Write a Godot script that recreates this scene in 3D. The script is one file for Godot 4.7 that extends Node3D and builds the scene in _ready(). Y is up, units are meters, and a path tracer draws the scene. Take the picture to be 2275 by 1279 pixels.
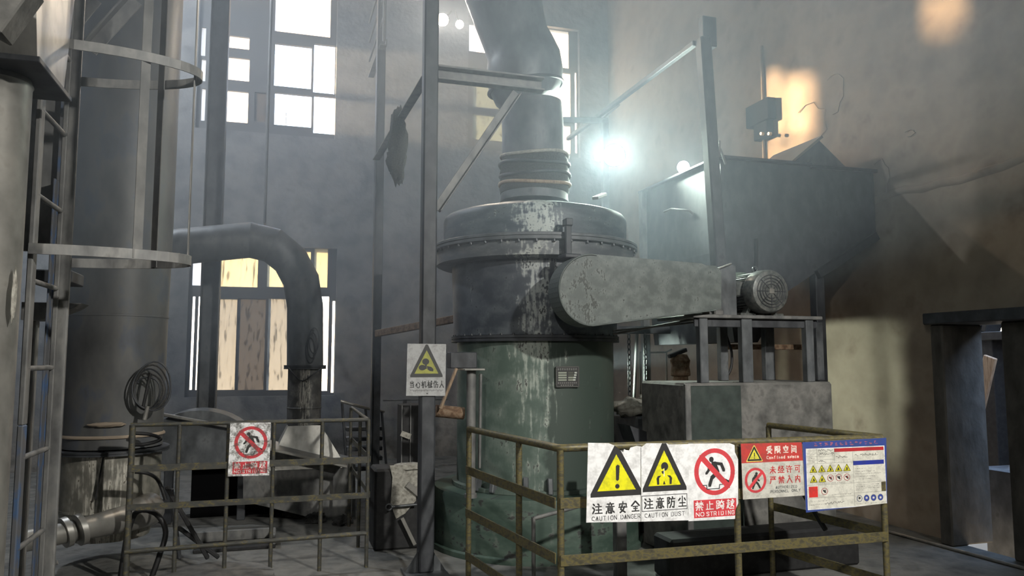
extends Node3D
# An old mill house full of dust: x runs right along the window wall, y up, -z towards the window wall.

const F := 1690.0          # focal length in pixels of a 2275 x 1279 frame
const YAW := 17.2
const PITCH := 5.3
const EYE := Vector3(0, 1.6, 0)
const WALL_X := 5.73       # right wall
const WALL_Z := -12.5      # window wall
const TOP := 9.0

var M := {}                # materials
var base_of := {}          # thing -> its base point
var used := {}
var flat_group := 4294967295

# ------------------------------------------------------------------ measuring
func dir(px: float, py: float) -> Vector3:
	var t := deg_to_rad(YAW)
	var p := deg_to_rad(PITCH)
	var fw := Vector3(sin(t) * cos(p), sin(p), -cos(t) * cos(p))
	var rt := Vector3(cos(t), 0, sin(t))
	return fw + rt * ((px - 1137.5) / F) + rt.cross(fw) * ((639.5 - py) / F)

func at(px: float, py: float, z: float) -> Vector3:      # where a sight line meets the plane z
	var d := dir(px, py)
	return EYE + d * ((z - EYE.z) / d.z)

func atx(px: float, py: float, x: float) -> Vector3:
	var d := dir(px, py)
	return EYE + d * ((x - EYE.x) / d.x)

func aty(px: float, py: float, y: float) -> Vector3:
	var d := dir(px, py)
	return EYE + d * ((y - EYE.y) / d.y)

# ------------------------------------------------------------------ mesh helpers
func S() -> SurfaceTool:
	var st := SurfaceTool.new()
	st.begin(Mesh.PRIMITIVE_TRIANGLES)
	st.set_smooth_group(flat_group)
	return st

func tri(st: SurfaceTool, a: Vector3, b: Vector3, c: Vector3, out: Vector3, ua := Vector2.ZERO, ub := Vector2.ZERO, uc := Vector2.ZERO) -> void:
	if (a - c).cross(a - b).dot(out) < 0.0:
		var t := b; b = c; c = t
		var u := ub; ub = uc; uc = u
	st.set_uv(ua); st.add_vertex(a)
	st.set_uv(ub); st.add_vertex(b)
	st.set_uv(uc); st.add_vertex(c)

func q(st: SurfaceTool, a: Vector3, b: Vector3, c: Vector3, d: Vector3, out: Vector3, ua := Vector2(0, 0), ub := Vector2(1, 0), uc := Vector2(1, 1), ud := Vector2(0, 1)) -> void:
	tri(st, a, b, c, out, ua, ub, uc)
	tri(st, a, c, d, out, ua, uc, ud)

# a box with chamfered edges
func bx(st: SurfaceTool, c: Vector3, s: Vector3, b := Basis(), ch := -1.0) -> void:
	st.set_smooth_group(flat_group)
	var h := s * 0.5
	if ch < 0.0:
		ch = min(0.006, 0.2 * min(s.x, min(s.y, s.z)))
	ch = min(ch, 0.45 * min(s.x, min(s.y, s.z)))
	for i in 3:
		var j := (i + 1) % 3
		var k := (i + 2) % 3
		for si in [-1.0, 1.0]:
			var pts := []
			for w in [[-1, -1], [1, -1], [1, 1], [-1, 1]]:
				var v := Vector3.ZERO
				v[i] = si * h[i]; v[j] = w[0] * (h[j] - ch); v[k] = w[1] * (h[k] - ch)
				pts.append(c + b * v)
			var n := Vector3.ZERO
			n[i] = si
			q(st, pts[0], pts[1], pts[2], pts[3], b * n)
	if ch <= 0.0005:
		return
	for i in 3:
		var j := (i + 1) % 3
		var k := (i + 2) % 3
		for sj in [-1.0, 1.0]:
			for sk in [-1.0, 1.0]:
				var p := []
				for w in [[-1, 0], [1, 0], [1, 1], [-1, 1]]:
					var v := Vector3.ZERO
					v[i] = w[0] * (h[i] - ch)
					v[j] = sj * (h[j] - (ch if w[1] == 1 else 0.0))
					v[k] = sk * (h[k] - (0.0 if w[1] == 1 else ch))
					p.append(c + b * v)
				var n := Vector3.ZERO
				n[j] = sj; n[k] = sk
				q(st, p[0], p[1], p[2], p[3], b * n)
	for sx in [-1.0, 1.0]:
		for sy in [-1.0, 1.0]:
			for sz in [-1.0, 1.0]:
				var s3 := Vector3(sx, sy, sz)
				var o := s3 * h
				tri(st, c + b * (o - Vector3(0, sy * ch, sz * ch)), c + b * (o - Vector3(sx * ch, 0, sz * ch)), c + b * (o - Vector3(sx * ch, sy * ch, 0)), b * s3)

func bb(st: SurfaceTool, lo: Vector3, hi: Vector3, ch := -1.0) -> void:
	var a := Vector3(min(lo.x, hi.x), min(lo.y, hi.y), min(lo.z, hi.z))
	var e := Vector3(max(lo.x, hi.x), max(lo.y, hi.y), max(lo.z, hi.z))
	bx(st, (a + e) * 0.5, e - a, Basis(), ch)

func frame_of(d: Vector3, upv := Vector3.UP) -> Basis:       # z along d, y near upv
	var z := d.normalized()
	var x := upv.cross(z)
	if x.length() < 0.01:
		x = Vector3.RIGHT.cross(z)
		if x.length() < 0.01:
			x = Vector3.FORWARD.cross(z)
	x = x.normalized()
	return Basis(x, z.cross(x), z)

func bar(st: SurfaceTool, a: Vector3, b: Vector3, w: float, h: float, upv := Vector3.UP, ch := -1.0) -> void:
	bx(st, (a + b) * 0.5, Vector3(w, h, a.distance_to(b)), frame_of(b - a, upv), ch)

# an L-shaped rolled steel angle from a to b
func angle_bar(st: SurfaceTool, a: Vector3, b: Vector3, w: float, t: float, upv := Vector3.UP) -> void:
	var f := frame_of(b - a, upv)
	bx(st, (a + b) * 0.5 + f * Vector3(0, -w * 0.5 + t * 0.5, 0), Vector3(w, t, a.distance_to(b)), f)
	bx(st, (a + b) * 0.5 + f * Vector3(-w * 0.5 + t * 0.5, -t * 0.5, 0), Vector3(t, w - t, a.distance_to(b)), f)

# a tube along points; r is one radius or one for each point
func tube(st: SurfaceTool, pts: Array, r, seg := 12, caps := true, closed := false) -> void:
	var n := pts.size()
	var rings := []
	var axes := []
	var upv := Vector3(0.13, 0.97, 0.21)
	for i in n:
		var d: Vector3
		if closed:
			d = pts[(i + 1) % n] - pts[(i + n - 1) % n]
		elif i == 0:
			d = pts[1] - pts[0]
		elif i == n - 1:
			d = pts[i] - pts[i - 1]
		else:
			d = (pts[i + 1] - pts[i]).normalized() + (pts[i] - pts[i - 1]).normalized()
		d = d.normalized()
		if absf(d.dot(upv)) > 0.995:
			upv = Vector3(0.9, 0.1, 0.3)
		var x := upv.cross(d).normalized()
		upv = d.cross(x)
		axes.append(d)
		var rad: float = r[i] if r is Array else r
		var ring := []
		for k in seg:
			var a := TAU * k / seg
			ring.append(pts[i] + (x * cos(a) + upv * sin(a)) * rad)
		rings.append(ring)
	st.set_smooth_group(7)
	for i in (n if closed else n - 1):
		var i2 := (i + 1) % n
		for k in seg:
			var k2 := (k + 1) % seg
			var mid: Vector3 = (rings[i][k] + rings[i][k2] + rings[i2][k] + rings[i2][k2]) * 0.25
			var out: Vector3 = mid - (pts[i] + pts[i2]) * 0.5
			q(st, rings[i][k], rings[i][k2], rings[i2][k2], rings[i2][k], out, Vector2(float(k) / seg, float(i) / n), Vector2(float(k + 1) / seg, float(i) / n), Vector2(float(k + 1) / seg, float(i + 1) / n), Vector2(float(k) / seg, float(i + 1) / n))
	st.set_smooth_group(flat_group)
	if caps and not closed:
		for k in seg:
			tri(st, pts[0], rings[0][k], rings[0][(k + 1) % seg], -axes[0])
			tri(st, pts[n - 1], rings[n - 1][k], rings[n - 1][(k + 1) % seg], axes[n - 1])

# a turned shape about the y axis of xf: profile of (radius, height)
func lathe(st: SurfaceTool, prof: Array, seg := 32, xf := Transform3D(), sharp := 30.0) -> void:
	var h0: float = prof[0].y
	var h1: float = prof[0].y
	for p in prof:
		h0 = min(h0, p.y); h1 = max(h1, p.y)
	var span: float = max(h1 - h0, 0.0001)
	var g := 11
	for i in prof.size() - 1:
		var a: Vector2 = prof[i]
		var b: Vector2 = prof[i + 1]
		if a.distance_to(b) < 0.00001:
			continue
		if i > 0:
			var before: Vector2 = (a - prof[i - 1])
			if absf(rad_to_deg(before.angle_to(b - a))) > sharp:
				g += 1
		st.set_smooth_group(g)
		var nn := Vector2((b - a).y, -(b - a).x)
		for k in seg:
			var t0 := TAU * k / seg
			var t1 := TAU * (k + 1) / seg
			var c0 := Vector3(cos(t0), 0, sin(t0))
			var c1 := Vector3(cos(t1), 0, sin(t1))
			if k == seg - 1:
				c1 = Vector3(1, 0, 0)
			var p0 := xf * (c0 * a.x + Vector3.UP * a.y)
			var p1 := xf * (c1 * a.x + Vector3.UP * a.y)
			var p2 := xf * (c1 * b.x + Vector3.UP * b.y)
			var p3 := xf * (c0 * b.x + Vector3.UP * b.y)
			var out := xf.basis * ((c0 + c1) * 0.5 * nn.x + Vector3.UP * nn.y)
			var va := 1.0 - (a.y - h0) / span
			var vb := 1.0 - (b.y - h0) / span
			var u0 := float(k) / seg
			var u1 := float(k + 1) / seg
			if a.x < 0.00001:
				tri(st, p0, p2, p3, out, Vector2(u0, va), Vector2(u1, vb), Vector2(u0, vb))
			elif b.x < 0.00001:
				tri(st, p0, p1, p2, out, Vector2(u0, va), Vector2(u1, va), Vector2(u0, vb))
			else:
				q(st, p0, p1, p2, p3, out, Vector2(u0, va), Vector2(u1, va), Vector2(u1, vb), Vector2(u0, vb))
	st.set_smooth_group(flat_group)

# a flat outline (x, y) with thickness d along +z of xf
func slab(st: SurfaceTool, poly: PackedVector2Array, d: float, xf := Transform3D(), round_side := false) -> void:
	var ids := Geometry2D.triangulate_polygon(poly)
	var lo := poly[0]
	var hi := poly[0]
	for p in poly:
		lo = lo.min(p); hi = hi.max(p)
	var sz := hi - lo
	st.set_smooth_group(flat_group)
	for z in [0.0, d]:
		for i in range(0, ids.size(), 3):
			var v := []
			var u := []
			for k in 3:
				var p := poly[ids[i + k]]
				v.append(xf * Vector3(p.x, p.y, z))
				u.append(Vector2((p.x - lo.x) / sz.x, 1.0 - (p.y - lo.y) / sz.y))
			tri(st, v[0], v[1], v[2], xf.basis.z * (1.0 if z > 0.0 else -1.0), u[0], u[1], u[2])
	var n := poly.size()
	var ccw := not Geometry2D.is_polygon_clockwise(poly)
	if round_side:
		st.set_smooth_group(5)
	for i in n:
		var a := poly[i]
		var b := poly[(i + 1) % n]
		var o := Vector2((b - a).y, -(b - a).x) * (1.0 if ccw else -1.0)
		q(st, xf * Vector3(a.x, a.y, 0), xf * Vector3(b.x, b.y, 0), xf * Vector3(b.x, b.y, d), xf * Vector3(a.x, a.y, d), xf.basis * Vector3(o.x, o.y, 0))
	st.set_smooth_group(flat_group)

# the eight-cornered body between a lower and an upper rectangle
func frustum(st: SurfaceTool, lo0: Vector3, lo1: Vector3, hi0: Vector3, hi1: Vector3, caps := true) -> void:
	var a := [Vector3(lo0.x, lo0.y, lo0.z), Vector3(lo1.x, lo0.y, lo0.z), Vector3(lo1.x, lo0.y, lo1.z), Vector3(lo0.x, lo0.y, lo1.z)]
	var b := [Vector3(hi0.x, hi0.y, hi0.z), Vector3(hi1.x, hi0.y, hi0.z), Vector3(hi1.x, hi0.y, hi1.z), Vector3(hi0.x, hi0.y, hi1.z)]
	var mid := (lo0 + lo1 + hi0 + hi1) * 0.25
	for i in 4:
		var j := (i + 1) % 4
		q(st, a[i], a[j], b[j], b[i], (a[i] + a[j] + b[i] + b[j]) * 0.25 - mid)
	if caps:
		q(st, a[0], a[1], a[2], a[3], Vector3.DOWN)
		q(st, b[0], b[1], b[2], b[3], Vector3.UP)

# a lumpy closed blob (sacks, rags, heaps)
func blob(st: SurfaceTool, c: Vector3, r: Vector3, lump: float, seed_: int, flat_below := -9.0, b := Basis()) -> void:
	var nz := FastNoiseLite.new()
	nz.seed = seed_
	nz.frequency = 1.1
	var rows := 12
	var cols := 20
	var g := []
	for i in rows + 1:
		var row := []
		for k in cols:
			var th := PI * i / rows
			var ph := TAU * k / cols
			var d := Vector3(sin(th) * cos(ph), cos(th), sin(th) * sin(ph))
			var s := 1.0 + lump * nz.get_noise_3dv(d * 1.6)
			var v := b * (d * s * r)
			v.y = max(v.y, flat_below)
			row.append(c + v)
		g.append(row)
	st.set_smooth_group(3)
	for i in rows:
		for k in cols:
			var k2 := (k + 1) % cols
			var out: Vector3 = (g[i][k] + g[i + 1][k2]) * 0.5 - c
			if i > 0:
				tri(st, g[i][k], g[i][k2], g[i + 1][k2], out)
			if i < rows - 1:
				tri(st, g[i][k], g[i + 1][k2], g[i + 1][k], out)
	st.set_smooth_group(flat_group)

func curve_pts(ctrl: Array, n := 24) -> Array:
	var c := Curve3D.new()
	for i in ctrl.size():
		var a: Vector3 = ctrl[max(i - 1, 0)]
		var b: Vector3 = ctrl[min(i + 1, ctrl.size() - 1)]
		var t := (b - a) / 6.0
		c.add_point(ctrl[i], -t, t)
	var out := []
	var l := c.get_baked_length()
	for i in n + 1:
		out.append(c.sample_baked(l * i / n, true))
	return out

# ------------------------------------------------------------------ naming
func numbered(n: String) -> String:
	if not used.has(n):
		used[n] = 0
		return n
	used[n] += 1
	return "%s_%03d" % [n, used[n]]

func thing(called: String, label: String, category: String, where := Vector3.ZERO, group := "") -> Node3D:
	var o := Node3D.new()
	o.name = numbered(called)
	add_child(o)
	o.position = where
	o.set_meta("label", label)
	o.set_meta("category", category)
	if group:
		o.set_meta("group", group)
	base_of[o] = where
	return o

# one mesh; its vertices are given in the room's own coordinates
func mk(called: String, st: SurfaceTool, mat: Material, parent: Node3D = null, label := "") -> MeshInstance3D:
	st.generate_normals()
	var o := MeshInstance3D.new()
	o.mesh = st.commit()
	o.mesh.surface_set_material(0, mat)
	if parent == null:
		o.name = numbered(called)
		add_child(o)
	else:
		o.name = called
		parent.add_child(o, true)
		if base_of.has(parent):
			o.position = -base_of[parent]
	if label:
		o.set_meta("label", label)
	return o

func part_at(called: String, mesh: Mesh, mat: Material, parent: Node3D, xf: Transform3D) -> MeshInstance3D:
	var o := MeshInstance3D.new()
	o.mesh = mesh
	o.material_override = mat
	o.name = called
	parent.add_child(o, true)
	o.transform = xf
	if base_of.has(parent):
		o.position -= base_of[parent]
	return o

func solo(called: String, st: SurfaceTool, mat: Material, label: String, category: String, group := "") -> MeshInstance3D:
	var o := mk(called, st, mat)
	o.set_meta("label", label)
	o.set_meta("category", category)
	if group:
		o.set_meta("group", group)
	return o

func structure(called: String, st: SurfaceTool, mat: Material, label: String) -> MeshInstance3D:
	var o := mk(called, st, mat)
	o.name = called
	o.set_meta("kind", "structure")
	o.set_meta("label", label)
	return o

func done(st: SurfaceTool) -> ArrayMesh:
	st.generate_normals()
	return st.commit()

# ------------------------------------------------------------------ materials
func noise_tex(ramp: Array, freq: float, seed_: int, oct := 5, size := 512, kind := FastNoiseLite.TYPE_SIMPLEX_SMOOTH) -> NoiseTexture2D:
	var n := FastNoiseLite.new()
	n.noise_type = kind
	n.seed = seed_
	n.frequency = freq
	n.fractal_octaves = oct
	n.fractal_gain = 0.55
	var t := NoiseTexture2D.new()
	t.width = size
	t.height = size
	t.seamless = true
	t.noise = n
	if ramp.size():
		var g := Gradient.new()
		var offs := PackedFloat32Array()
		var cols := PackedColorArray()
		for e in ramp:
			offs.append(e[0]); cols.append(e[1])
		g.offsets = offs
		g.colors = cols
		t.color_ramp = g
	return t

var grain: NoiseTexture2D
func stuff(ramp: Array, freq: float, scale, rough: float, metal := 0.0, seed_ := 1, bump := 0.25) -> StandardMaterial3D:
	var m := StandardMaterial3D.new()
	m.albedo_texture = noise_tex(ramp, freq, seed_)
	m.uv1_triplanar = true
	m.uv1_world_triplanar = true
	m.uv1_scale = scale if scale is Vector3 else Vector3.ONE * scale
	m.uv1_triplanar_sharpness = 4.0
	m.roughness = rough
	m.metallic = metal
	if bump > 0.28:
		if grain == null:
			var n := FastNoiseLite.new()
			n.frequency = 0.03
			n.fractal_octaves = 5
			n.seed = 77
			grain = NoiseTexture2D.new()
			grain.width = 512; grain.height = 512; grain.seamless = true; grain.as_normal_map = true
			grain.bump_strength = 6.0
			grain.noise = n
		m.normal_enabled = true
		m.normal_texture = grain
		m.normal_scale = bump
	return m

func c(r: float, g: float, b: float) -> Color:
	return Color(r / 255.0, g / 255.0, b / 255.0)

func plain(col: Color, rough := 0.7, metal := 0.0) -> StandardMaterial3D:
	var m := StandardMaterial3D.new()
	m.albedo_color = col
	m.roughness = rough
	m.metallic = metal
	return m

func make_materials() -> void:
	M.plaster = stuff([[0.0, c(92, 90, 88)], [0.45, c(126, 123, 119)], [0.7, c(140, 136, 131)], [1.0, c(112, 108, 104)]], 0.012, 0.35, 0.95, 0, 3, 0.3)
	M.tan_plaster = stuff([[0.0, c(130, 117, 102)], [0.4, c(147, 133, 117)], [0.65, c(156, 142, 125)], [0.82, c(146, 131, 115)], [1.0, c(126, 112, 97)]], 0.01, 0.3, 0.95, 0, 4, 0.2)
	M.concrete = stuff([[0.0, c(66, 65, 63)], [0.4, c(98, 97, 94)], [0.7, c(118, 116, 112)], [1.0, c(80, 78, 76)]], 0.013, 0.6, 0.85, 0, 5, 0.3)
	M.floor = stuff([[0.0, c(70, 70, 68)], [0.35, c(98, 98, 95)], [0.65, c(116, 115, 111)], [1.0, c(82, 81, 78)]], 0.012, 0.4, 0.8, 0, 6, 0.3)
	M.dust_steel = stuff([[0.0, c(78, 78, 78)], [0.45, c(106, 106, 105)], [0.75, c(124, 123, 120)], [1.0, c(92, 91, 90)]], 0.014, Vector3(0.9, 0.5, 0.9), 0.55, 0.15, 7, 0.15)
	M.bright_steel = stuff([[0.0, c(118, 116, 111)], [0.4, c(140, 138, 133)], [0.75, c(156, 153, 147)], [1.0, c(126, 123, 116)]], 0.01, Vector3(1.2, 0.8, 1.2), 0.4, 0.5, 8, 0.2)
	M.grey_paint = stuff([[0.0, c(62, 64, 66)], [0.5, c(88, 91, 94)], [0.8, c(104, 106, 108)], [1.0, c(76, 78, 80)]], 0.012, Vector3(0.8, 0.5, 0.8), 0.5, 0.1, 9, 0.15)
	M.dark_steel = stuff([[0.0, c(40, 42, 45)], [0.5, c(58, 60, 64)], [0.8, c(72, 74, 77)], [1.0, c(48, 49, 52)]], 0.013, Vector3(0.8, 0.5, 0.8), 0.55, 0.1, 10, 0.15)
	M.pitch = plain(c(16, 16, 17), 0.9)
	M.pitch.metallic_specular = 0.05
	M.jamb = stuff([[0.0, c(58, 55, 50)], [0.5, c(76, 73, 68)], [1.0, c(92, 88, 82)]], 0.013, Vector3(0.8, 0.4, 0.8), 0.9, 0, 36, 0.3)
	M.black = stuff([[0.0, c(20, 20, 21)], [0.6, c(34, 34, 35)], [1.0, c(48, 47, 46)]], 0.02, 1.2, 0.7, 0, 11, 0.15)
	M.rust = stuff([[0.0, c(74, 56, 44)], [0.4, c(110, 86, 66)], [0.7, c(132, 112, 92)], [1.0, c(84, 66, 54)]], 0.02, 1.5, 0.85, 0, 12, 0.3)
	M.rail = stuff([[0.0, c(66, 62, 48)], [0.32, c(84, 80, 64)], [0.55, c(112, 102, 62)], [0.66, c(92, 87, 70)], [1.0, c(76, 74, 68)]], 0.02, Vector3(1.3, 2.5, 1.3), 0.5, 0.2, 13, 0.15)
	M.rail_dull = stuff([[0.0, c(56, 56, 53)], [0.4, c(70, 70, 66)], [0.64, c(80, 77, 66)], [0.72, c(108, 98, 60)], [0.78, c(76, 75, 70)], [1.0, c(68, 68, 66)]], 0.016, Vector3(1.1, 2.0, 1.1), 0.55, 0.15, 14, 0.15)
	M.green = stuff([[0.0, c(44, 62, 54)], [0.4, c(66, 90, 78)], [0.62, c(86, 108, 95)], [0.8, c(112, 122, 112)], [1.0, c(70, 74, 70)]], 0.016, Vector3(1.0, 0.6, 1.0), 0.5, 0.05, 15, 0.2)
	M.guard = stuff([[0.0, c(66, 72, 68)], [0.24, c(82, 88, 86)], [0.5, c(92, 99, 96)], [0.8, c(102, 108, 105)], [0.92, c(88, 93, 91)], [1.0, c(62, 66, 62)]], 0.008, Vector3(0.9, 0.9, 0.9), 0.5, 0.1, 16, 0.08)
	M.motor = stuff([[0.0, c(62, 66, 64)], [0.45, c(94, 97, 95)], [0.8, c(120, 120, 116)], [1.0, c(80, 82, 80)]], 0.02, 1.6, 0.4, 0.35, 17, 0.1)
	M.wood = stuff([[0.0, c(112, 92, 74)], [0.5, c(150, 128, 106)], [1.0, c(172, 152, 128)]], 0.02, Vector3(4, 0.6, 4), 0.8, 0, 18, 0.2)
	M.sack = stuff([[0.0, c(112, 108, 100)], [0.5, c(150, 147, 138)], [1.0, c(176, 172, 162)]], 0.02, 2.0, 0.9, 0, 19, 0.5)
	M.rag = stuff([[0.0, c(40, 40, 40)], [0.6, c(62, 61, 60)], [1.0, c(84, 82, 80)]], 0.03, 3.0, 0.95, 0, 20, 0.6)
	M.blue_steel = stuff([[0.0, c(86, 86, 86)], [0.48, c(92, 93, 96)], [0.6, c(78, 90, 112)], [0.74, c(66, 92, 128)], [1.0, c(98, 98, 100)]], 0.009, Vector3(1.2, 0.8, 1.2), 0.55, 0.1, 21, 0.1)
	M.window_frame = plain(c(94, 90, 86), 0.7)
	M.rubber = plain(c(26, 26, 27), 0.55)
	M.bolt = plain(c(84, 86, 88), 0.4, 0.5)
	M.ground = plain(c(176, 164, 146), 0.95)
	M.glass = plain(Color(1, 1, 1, 0.04), 0.05)
	M.glass.transparency = BaseMaterial3D.TRANSPARENCY_ALPHA

# panes coated with dust: light comes through scattered
func dirty_glass(tint: Color, streak: float, seed_: int) -> StandardMaterial3D:
	var m := StandardMaterial3D.new()
	m.albedo_texture = noise_tex([[0.0, tint * 0.45], [0.25, tint * 0.7], [0.36, tint * 0.95], [0.75, tint], [1.0, tint * 0.95]], 0.02, seed_, 5, 256)
	m.uv1_triplanar = true
	m.uv1_world_triplanar = true
	m.uv1_scale = Vector3(2.2, 2.2 / streak, 2.2)
	m.roughness = 0.8
	m.backlight_enabled = true
	m.backlight = Color(1, 1, 1) * 1.0
	return m

# painted steel drum: vertical streaks of pale dust and scars, strongest towards the front; shade can be painted into one side
func drum_tex(w: int, h: int, base: Array, pale: Color, scar: Color, seed_: int, centre: float, width: float, amount: float, scars: float, fade := 0.0, side_shade := 0.0) -> ImageTexture:
	var im := Image.create(w, h, false, Image.FORMAT_RGB8)
	var n1 := FastNoiseLite.new()
	n1.seed = seed_; n1.frequency = 0.02; n1.fractal_octaves = 4
	var n2 := FastNoiseLite.new()
	n2.seed = seed_ + 1; n2.frequency = 0.012; n2.fractal_octaves = 5
	for y in h:
		for x in w:
			var s := n1.get_noise_2d(x * 3.6, y * 0.3)
			var b := n2.get_noise_2d(x * 1.0, y * 0.9)
			var f := n1.get_noise_2d(x * 6.0 + 300.0, y * 2.0)
			var col: Color = base[0].lerp(base[1], clampf(0.5 + b * 1.4 + 0.3 * f, 0.0, 1.0))
			var du := (float(x) / w - centre) / width
			var near := exp(-du * du) * (1.0 - fade * sqrt(float(y) / h))
			if side_shade > 0.0:
				col = col.lerp(base[0] * 0.75, side_shade * smoothstep(-0.35, -0.6, du + 0.3 * b))  # shade painted into the colour of one side
			var p := smoothstep(0.12, 0.4, amount * near * 0.55 + s * 0.42 + b * 0.3 - 0.12 + 0.1 * f)
			col = col.lerp(pale, p * 0.9)
			var k := smoothstep(0.26, 0.34, s * 0.25 + f * 0.4 + b * 0.5 + scars * near - 0.1)
			col = col.lerp(scar, k * 0.8)
			im.set_pixel(x, y, col)
	return ImageTexture.create_from_image(im)

func drum_mat(t: Texture2D, rough := 0.5, metal := 0.05) -> StandardMaterial3D:
	var m := StandardMaterial3D.new()
	m.albedo_texture = t
	m.roughness = rough
	m.metallic = metal
	return m

# a wall in the (x, y) plane of xf, its room face at z = 0 and its back at z = -t, with rectangular openings
func pierced(st: SurfaceTool, r: Rect2, holes: Array, t: float, xf := Transform3D()) -> void:
	st.set_smooth_group(flat_group)
	var xs := [r.position.x, r.end.x]
	var ys := [r.position.y, r.end.y]
	for h in holes:
		for v in [h.position.x, h.end.x]:
			if v > r.position.x and v < r.end.x and not xs.has(v): xs.append(v)
		for v in [h.position.y, h.end.y]:
			if v > r.position.y and v < r.end.y and not ys.has(v): ys.append(v)
	xs.sort(); ys.sort()
	var nx := xs.size() - 1
	var ny := ys.size() - 1
	var solid := func(i: int, j: int) -> bool:
		if i < 0 or j < 0 or i >= nx or j >= ny:
			return false
		var p := Vector2((xs[i] + xs[i + 1]) * 0.5, (ys[j] + ys[j + 1]) * 0.5)
		for h in holes:
			if h.has_point(p):
				return false
		return true
	for i in nx:
		for j in ny:
			if not solid.call(i, j):
				continue
			var a := Vector3(xs[i], ys[j], 0)
			var b := Vector3(xs[i + 1], ys[j], 0)
			var d := Vector3(xs[i + 1], ys[j + 1], 0)
			var e := Vector3(xs[i], ys[j + 1], 0)
			var k := Vector3(0, 0, -t)
			q(st, xf * a, xf * b, xf * d, xf * e, xf.basis.z)
			q(st, xf * (a + k), xf * (b + k), xf * (d + k), xf * (e + k), -xf.basis.z)
			if not solid.call(i - 1, j): q(st, xf * a, xf * e, xf * (e + k), xf * (a + k), -xf.basis.x)
			if not solid.call(i + 1, j): q(st, xf * b, xf * d, xf * (d + k), xf * (b + k), xf.basis.x)
			if not solid.call(i, j - 1): q(st, xf * a, xf * b, xf * (b + k), xf * (a + k), -xf.basis.y)
			if not solid.call(i, j + 1): q(st, xf * e, xf * d, xf * (d + k), xf * (e + k), xf.basis.y)

func px_rect(x0: float, y0: float, x1: float, y1: float, z: float) -> Rect2:
	var a := at(x0, (y0 + y1) * 0.5, z)
	var b := at(x1, (y0 + y1) * 0.5, z)
	var mx := (x0 + x1) * 0.5
	var t := at(mx, y0, z)
	var u := at(mx, y1, z)
	return Rect2(a.x, u.y, b.x - a.x, t.y - u.y)

func build_window(n: int, hole: Rect2, cells: Array, label: String) -> void:
	# cells: [rect, glass material or null for an empty light, name]
	var z := WALL_Z - 0.09
	var root := Node3D.new()
	root.name = "window_%d" % n
	add_child(root)
	root.position = Vector3(hole.get_center().x, hole.position.y, z)
	base_of[root] = root.position
	root.set_meta("kind", "structure")
	root.set_meta("label", label)
	var holes := []
	for e in cells: holes.append(e[0])
	var st := S()
	pierced(st, hole.grow(0.02), holes, 0.07, Transform3D(Basis(), Vector3(0, 0, z)))
	mk("window_frame", st, M.window_frame, root)
	for e in cells:
		if e[1] == null:
			continue
		var p := S()
		var r: Rect2 = e[0]
		var pz := z - 0.035
		q(p, Vector3(r.position.x, r.position.y, pz), Vector3(r.end.x, r.position.y, pz), Vector3(r.end.x, r.end.y, pz), Vector3(r.position.x, r.end.y, pz), Vector3.BACK)
		mk("pane", p, e[1], root)

func _ready() -> void:
	# camera
	var cam := Camera3D.new()
	cam.name = "camera"
	cam.fov = rad_to_deg(2.0 * atan(639.5 / F))
	cam.near = 0.05
	cam.far = 2000.0
	add_child(cam)
	cam.position = EYE
	cam.rotation_degrees = Vector3(PITCH, -YAW, 0)
	cam.current = true
	# sky, haze and exposure
	var sky_mat := ProceduralSkyMaterial.new()
	sky_mat.sky_top_color = Color(0.62, 0.74, 0.9)
	sky_mat.sky_horizon_color = Color(1.0, 0.93, 0.82)
	sky_mat.ground_bottom_color = Color(0.5, 0.46, 0.4)
	sky_mat.ground_horizon_color = Color(0.9, 0.84, 0.74)
	sky_mat.sun_angle_max = 40.0
	sky_mat.sky_energy_multiplier = 1.0
	var sky := Sky.new()
	sky.sky_material = sky_mat
	var env := Environment.new()
	env.background_mode = Environment.BG_SKY
	env.sky = sky
	env.background_energy_multiplier = 12.0
	env.tonemap_mode = Environment.TONE_MAPPER_LINEAR
	env.tonemap_exposure = 1.14
	env.sdfgi_enabled = true
	env.ssao_enabled = true
	env.ssil_enabled = true
	env.volumetric_fog_enabled = true
	env.volumetric_fog_density = 0.0
	var we := WorldEnvironment.new()
	we.name = "environment"
	we.environment = env
	add_child(we)
	# the low sun behind the window wall, to the left
	var sun := DirectionalLight3D.new()
	sun.name = "sun"
	sun.light_color = Color(1.0, 0.85, 0.66)
	sun.light_energy = 20.0
	sun.light_angular_distance = 2.0
	sun.shadow_enabled = true
	add_child(sun)
	sun.look_at_from_position(Vector3.ZERO, Vector3(1.0, -0.33, 0.96))
	make_materials()
	haze()
	room()
	windows()
	outdoors()
	lamps()
	mill()
	drive()
	hopper()
	upper_duct()
	columns()
	left_plant()
	fences()
	posters()
	back_clutter()
	left_clutter()

func haze() -> void:
	# dust hangs under the ceiling; its lower limit slopes from the floor at the window wall up towards the near end, and the air by the right wall is clearer
	var a := Vector3(-1.05, 0.2, -12.45)
	var b := Vector3(-1.05, 2.9, -2.2)
	var d := (b - a).normalized()
	var n := Vector3(0, d.z, -d.y)
	var f := FogVolume.new()
	f.name = "dust_haze"
	f.shape = RenderingServer.FOG_VOLUME_SHAPE_BOX
	f.size = Vector3(11.7, 8.6, a.distance_to(b))
	f.basis = Basis(Vector3.RIGHT, n, d)
	f.position = (a + b) * 0.5 + n * 4.3
	var m := FogMaterial.new()
	m.density = 0.078
	m.albedo = Color(0.86, 0.91, 0.97)
	f.material = m
	f.set_meta("kind", "stuff")
	f.set_meta("label", "pale grey dust haze hanging high in the hall")
	add_child(f)

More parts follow.
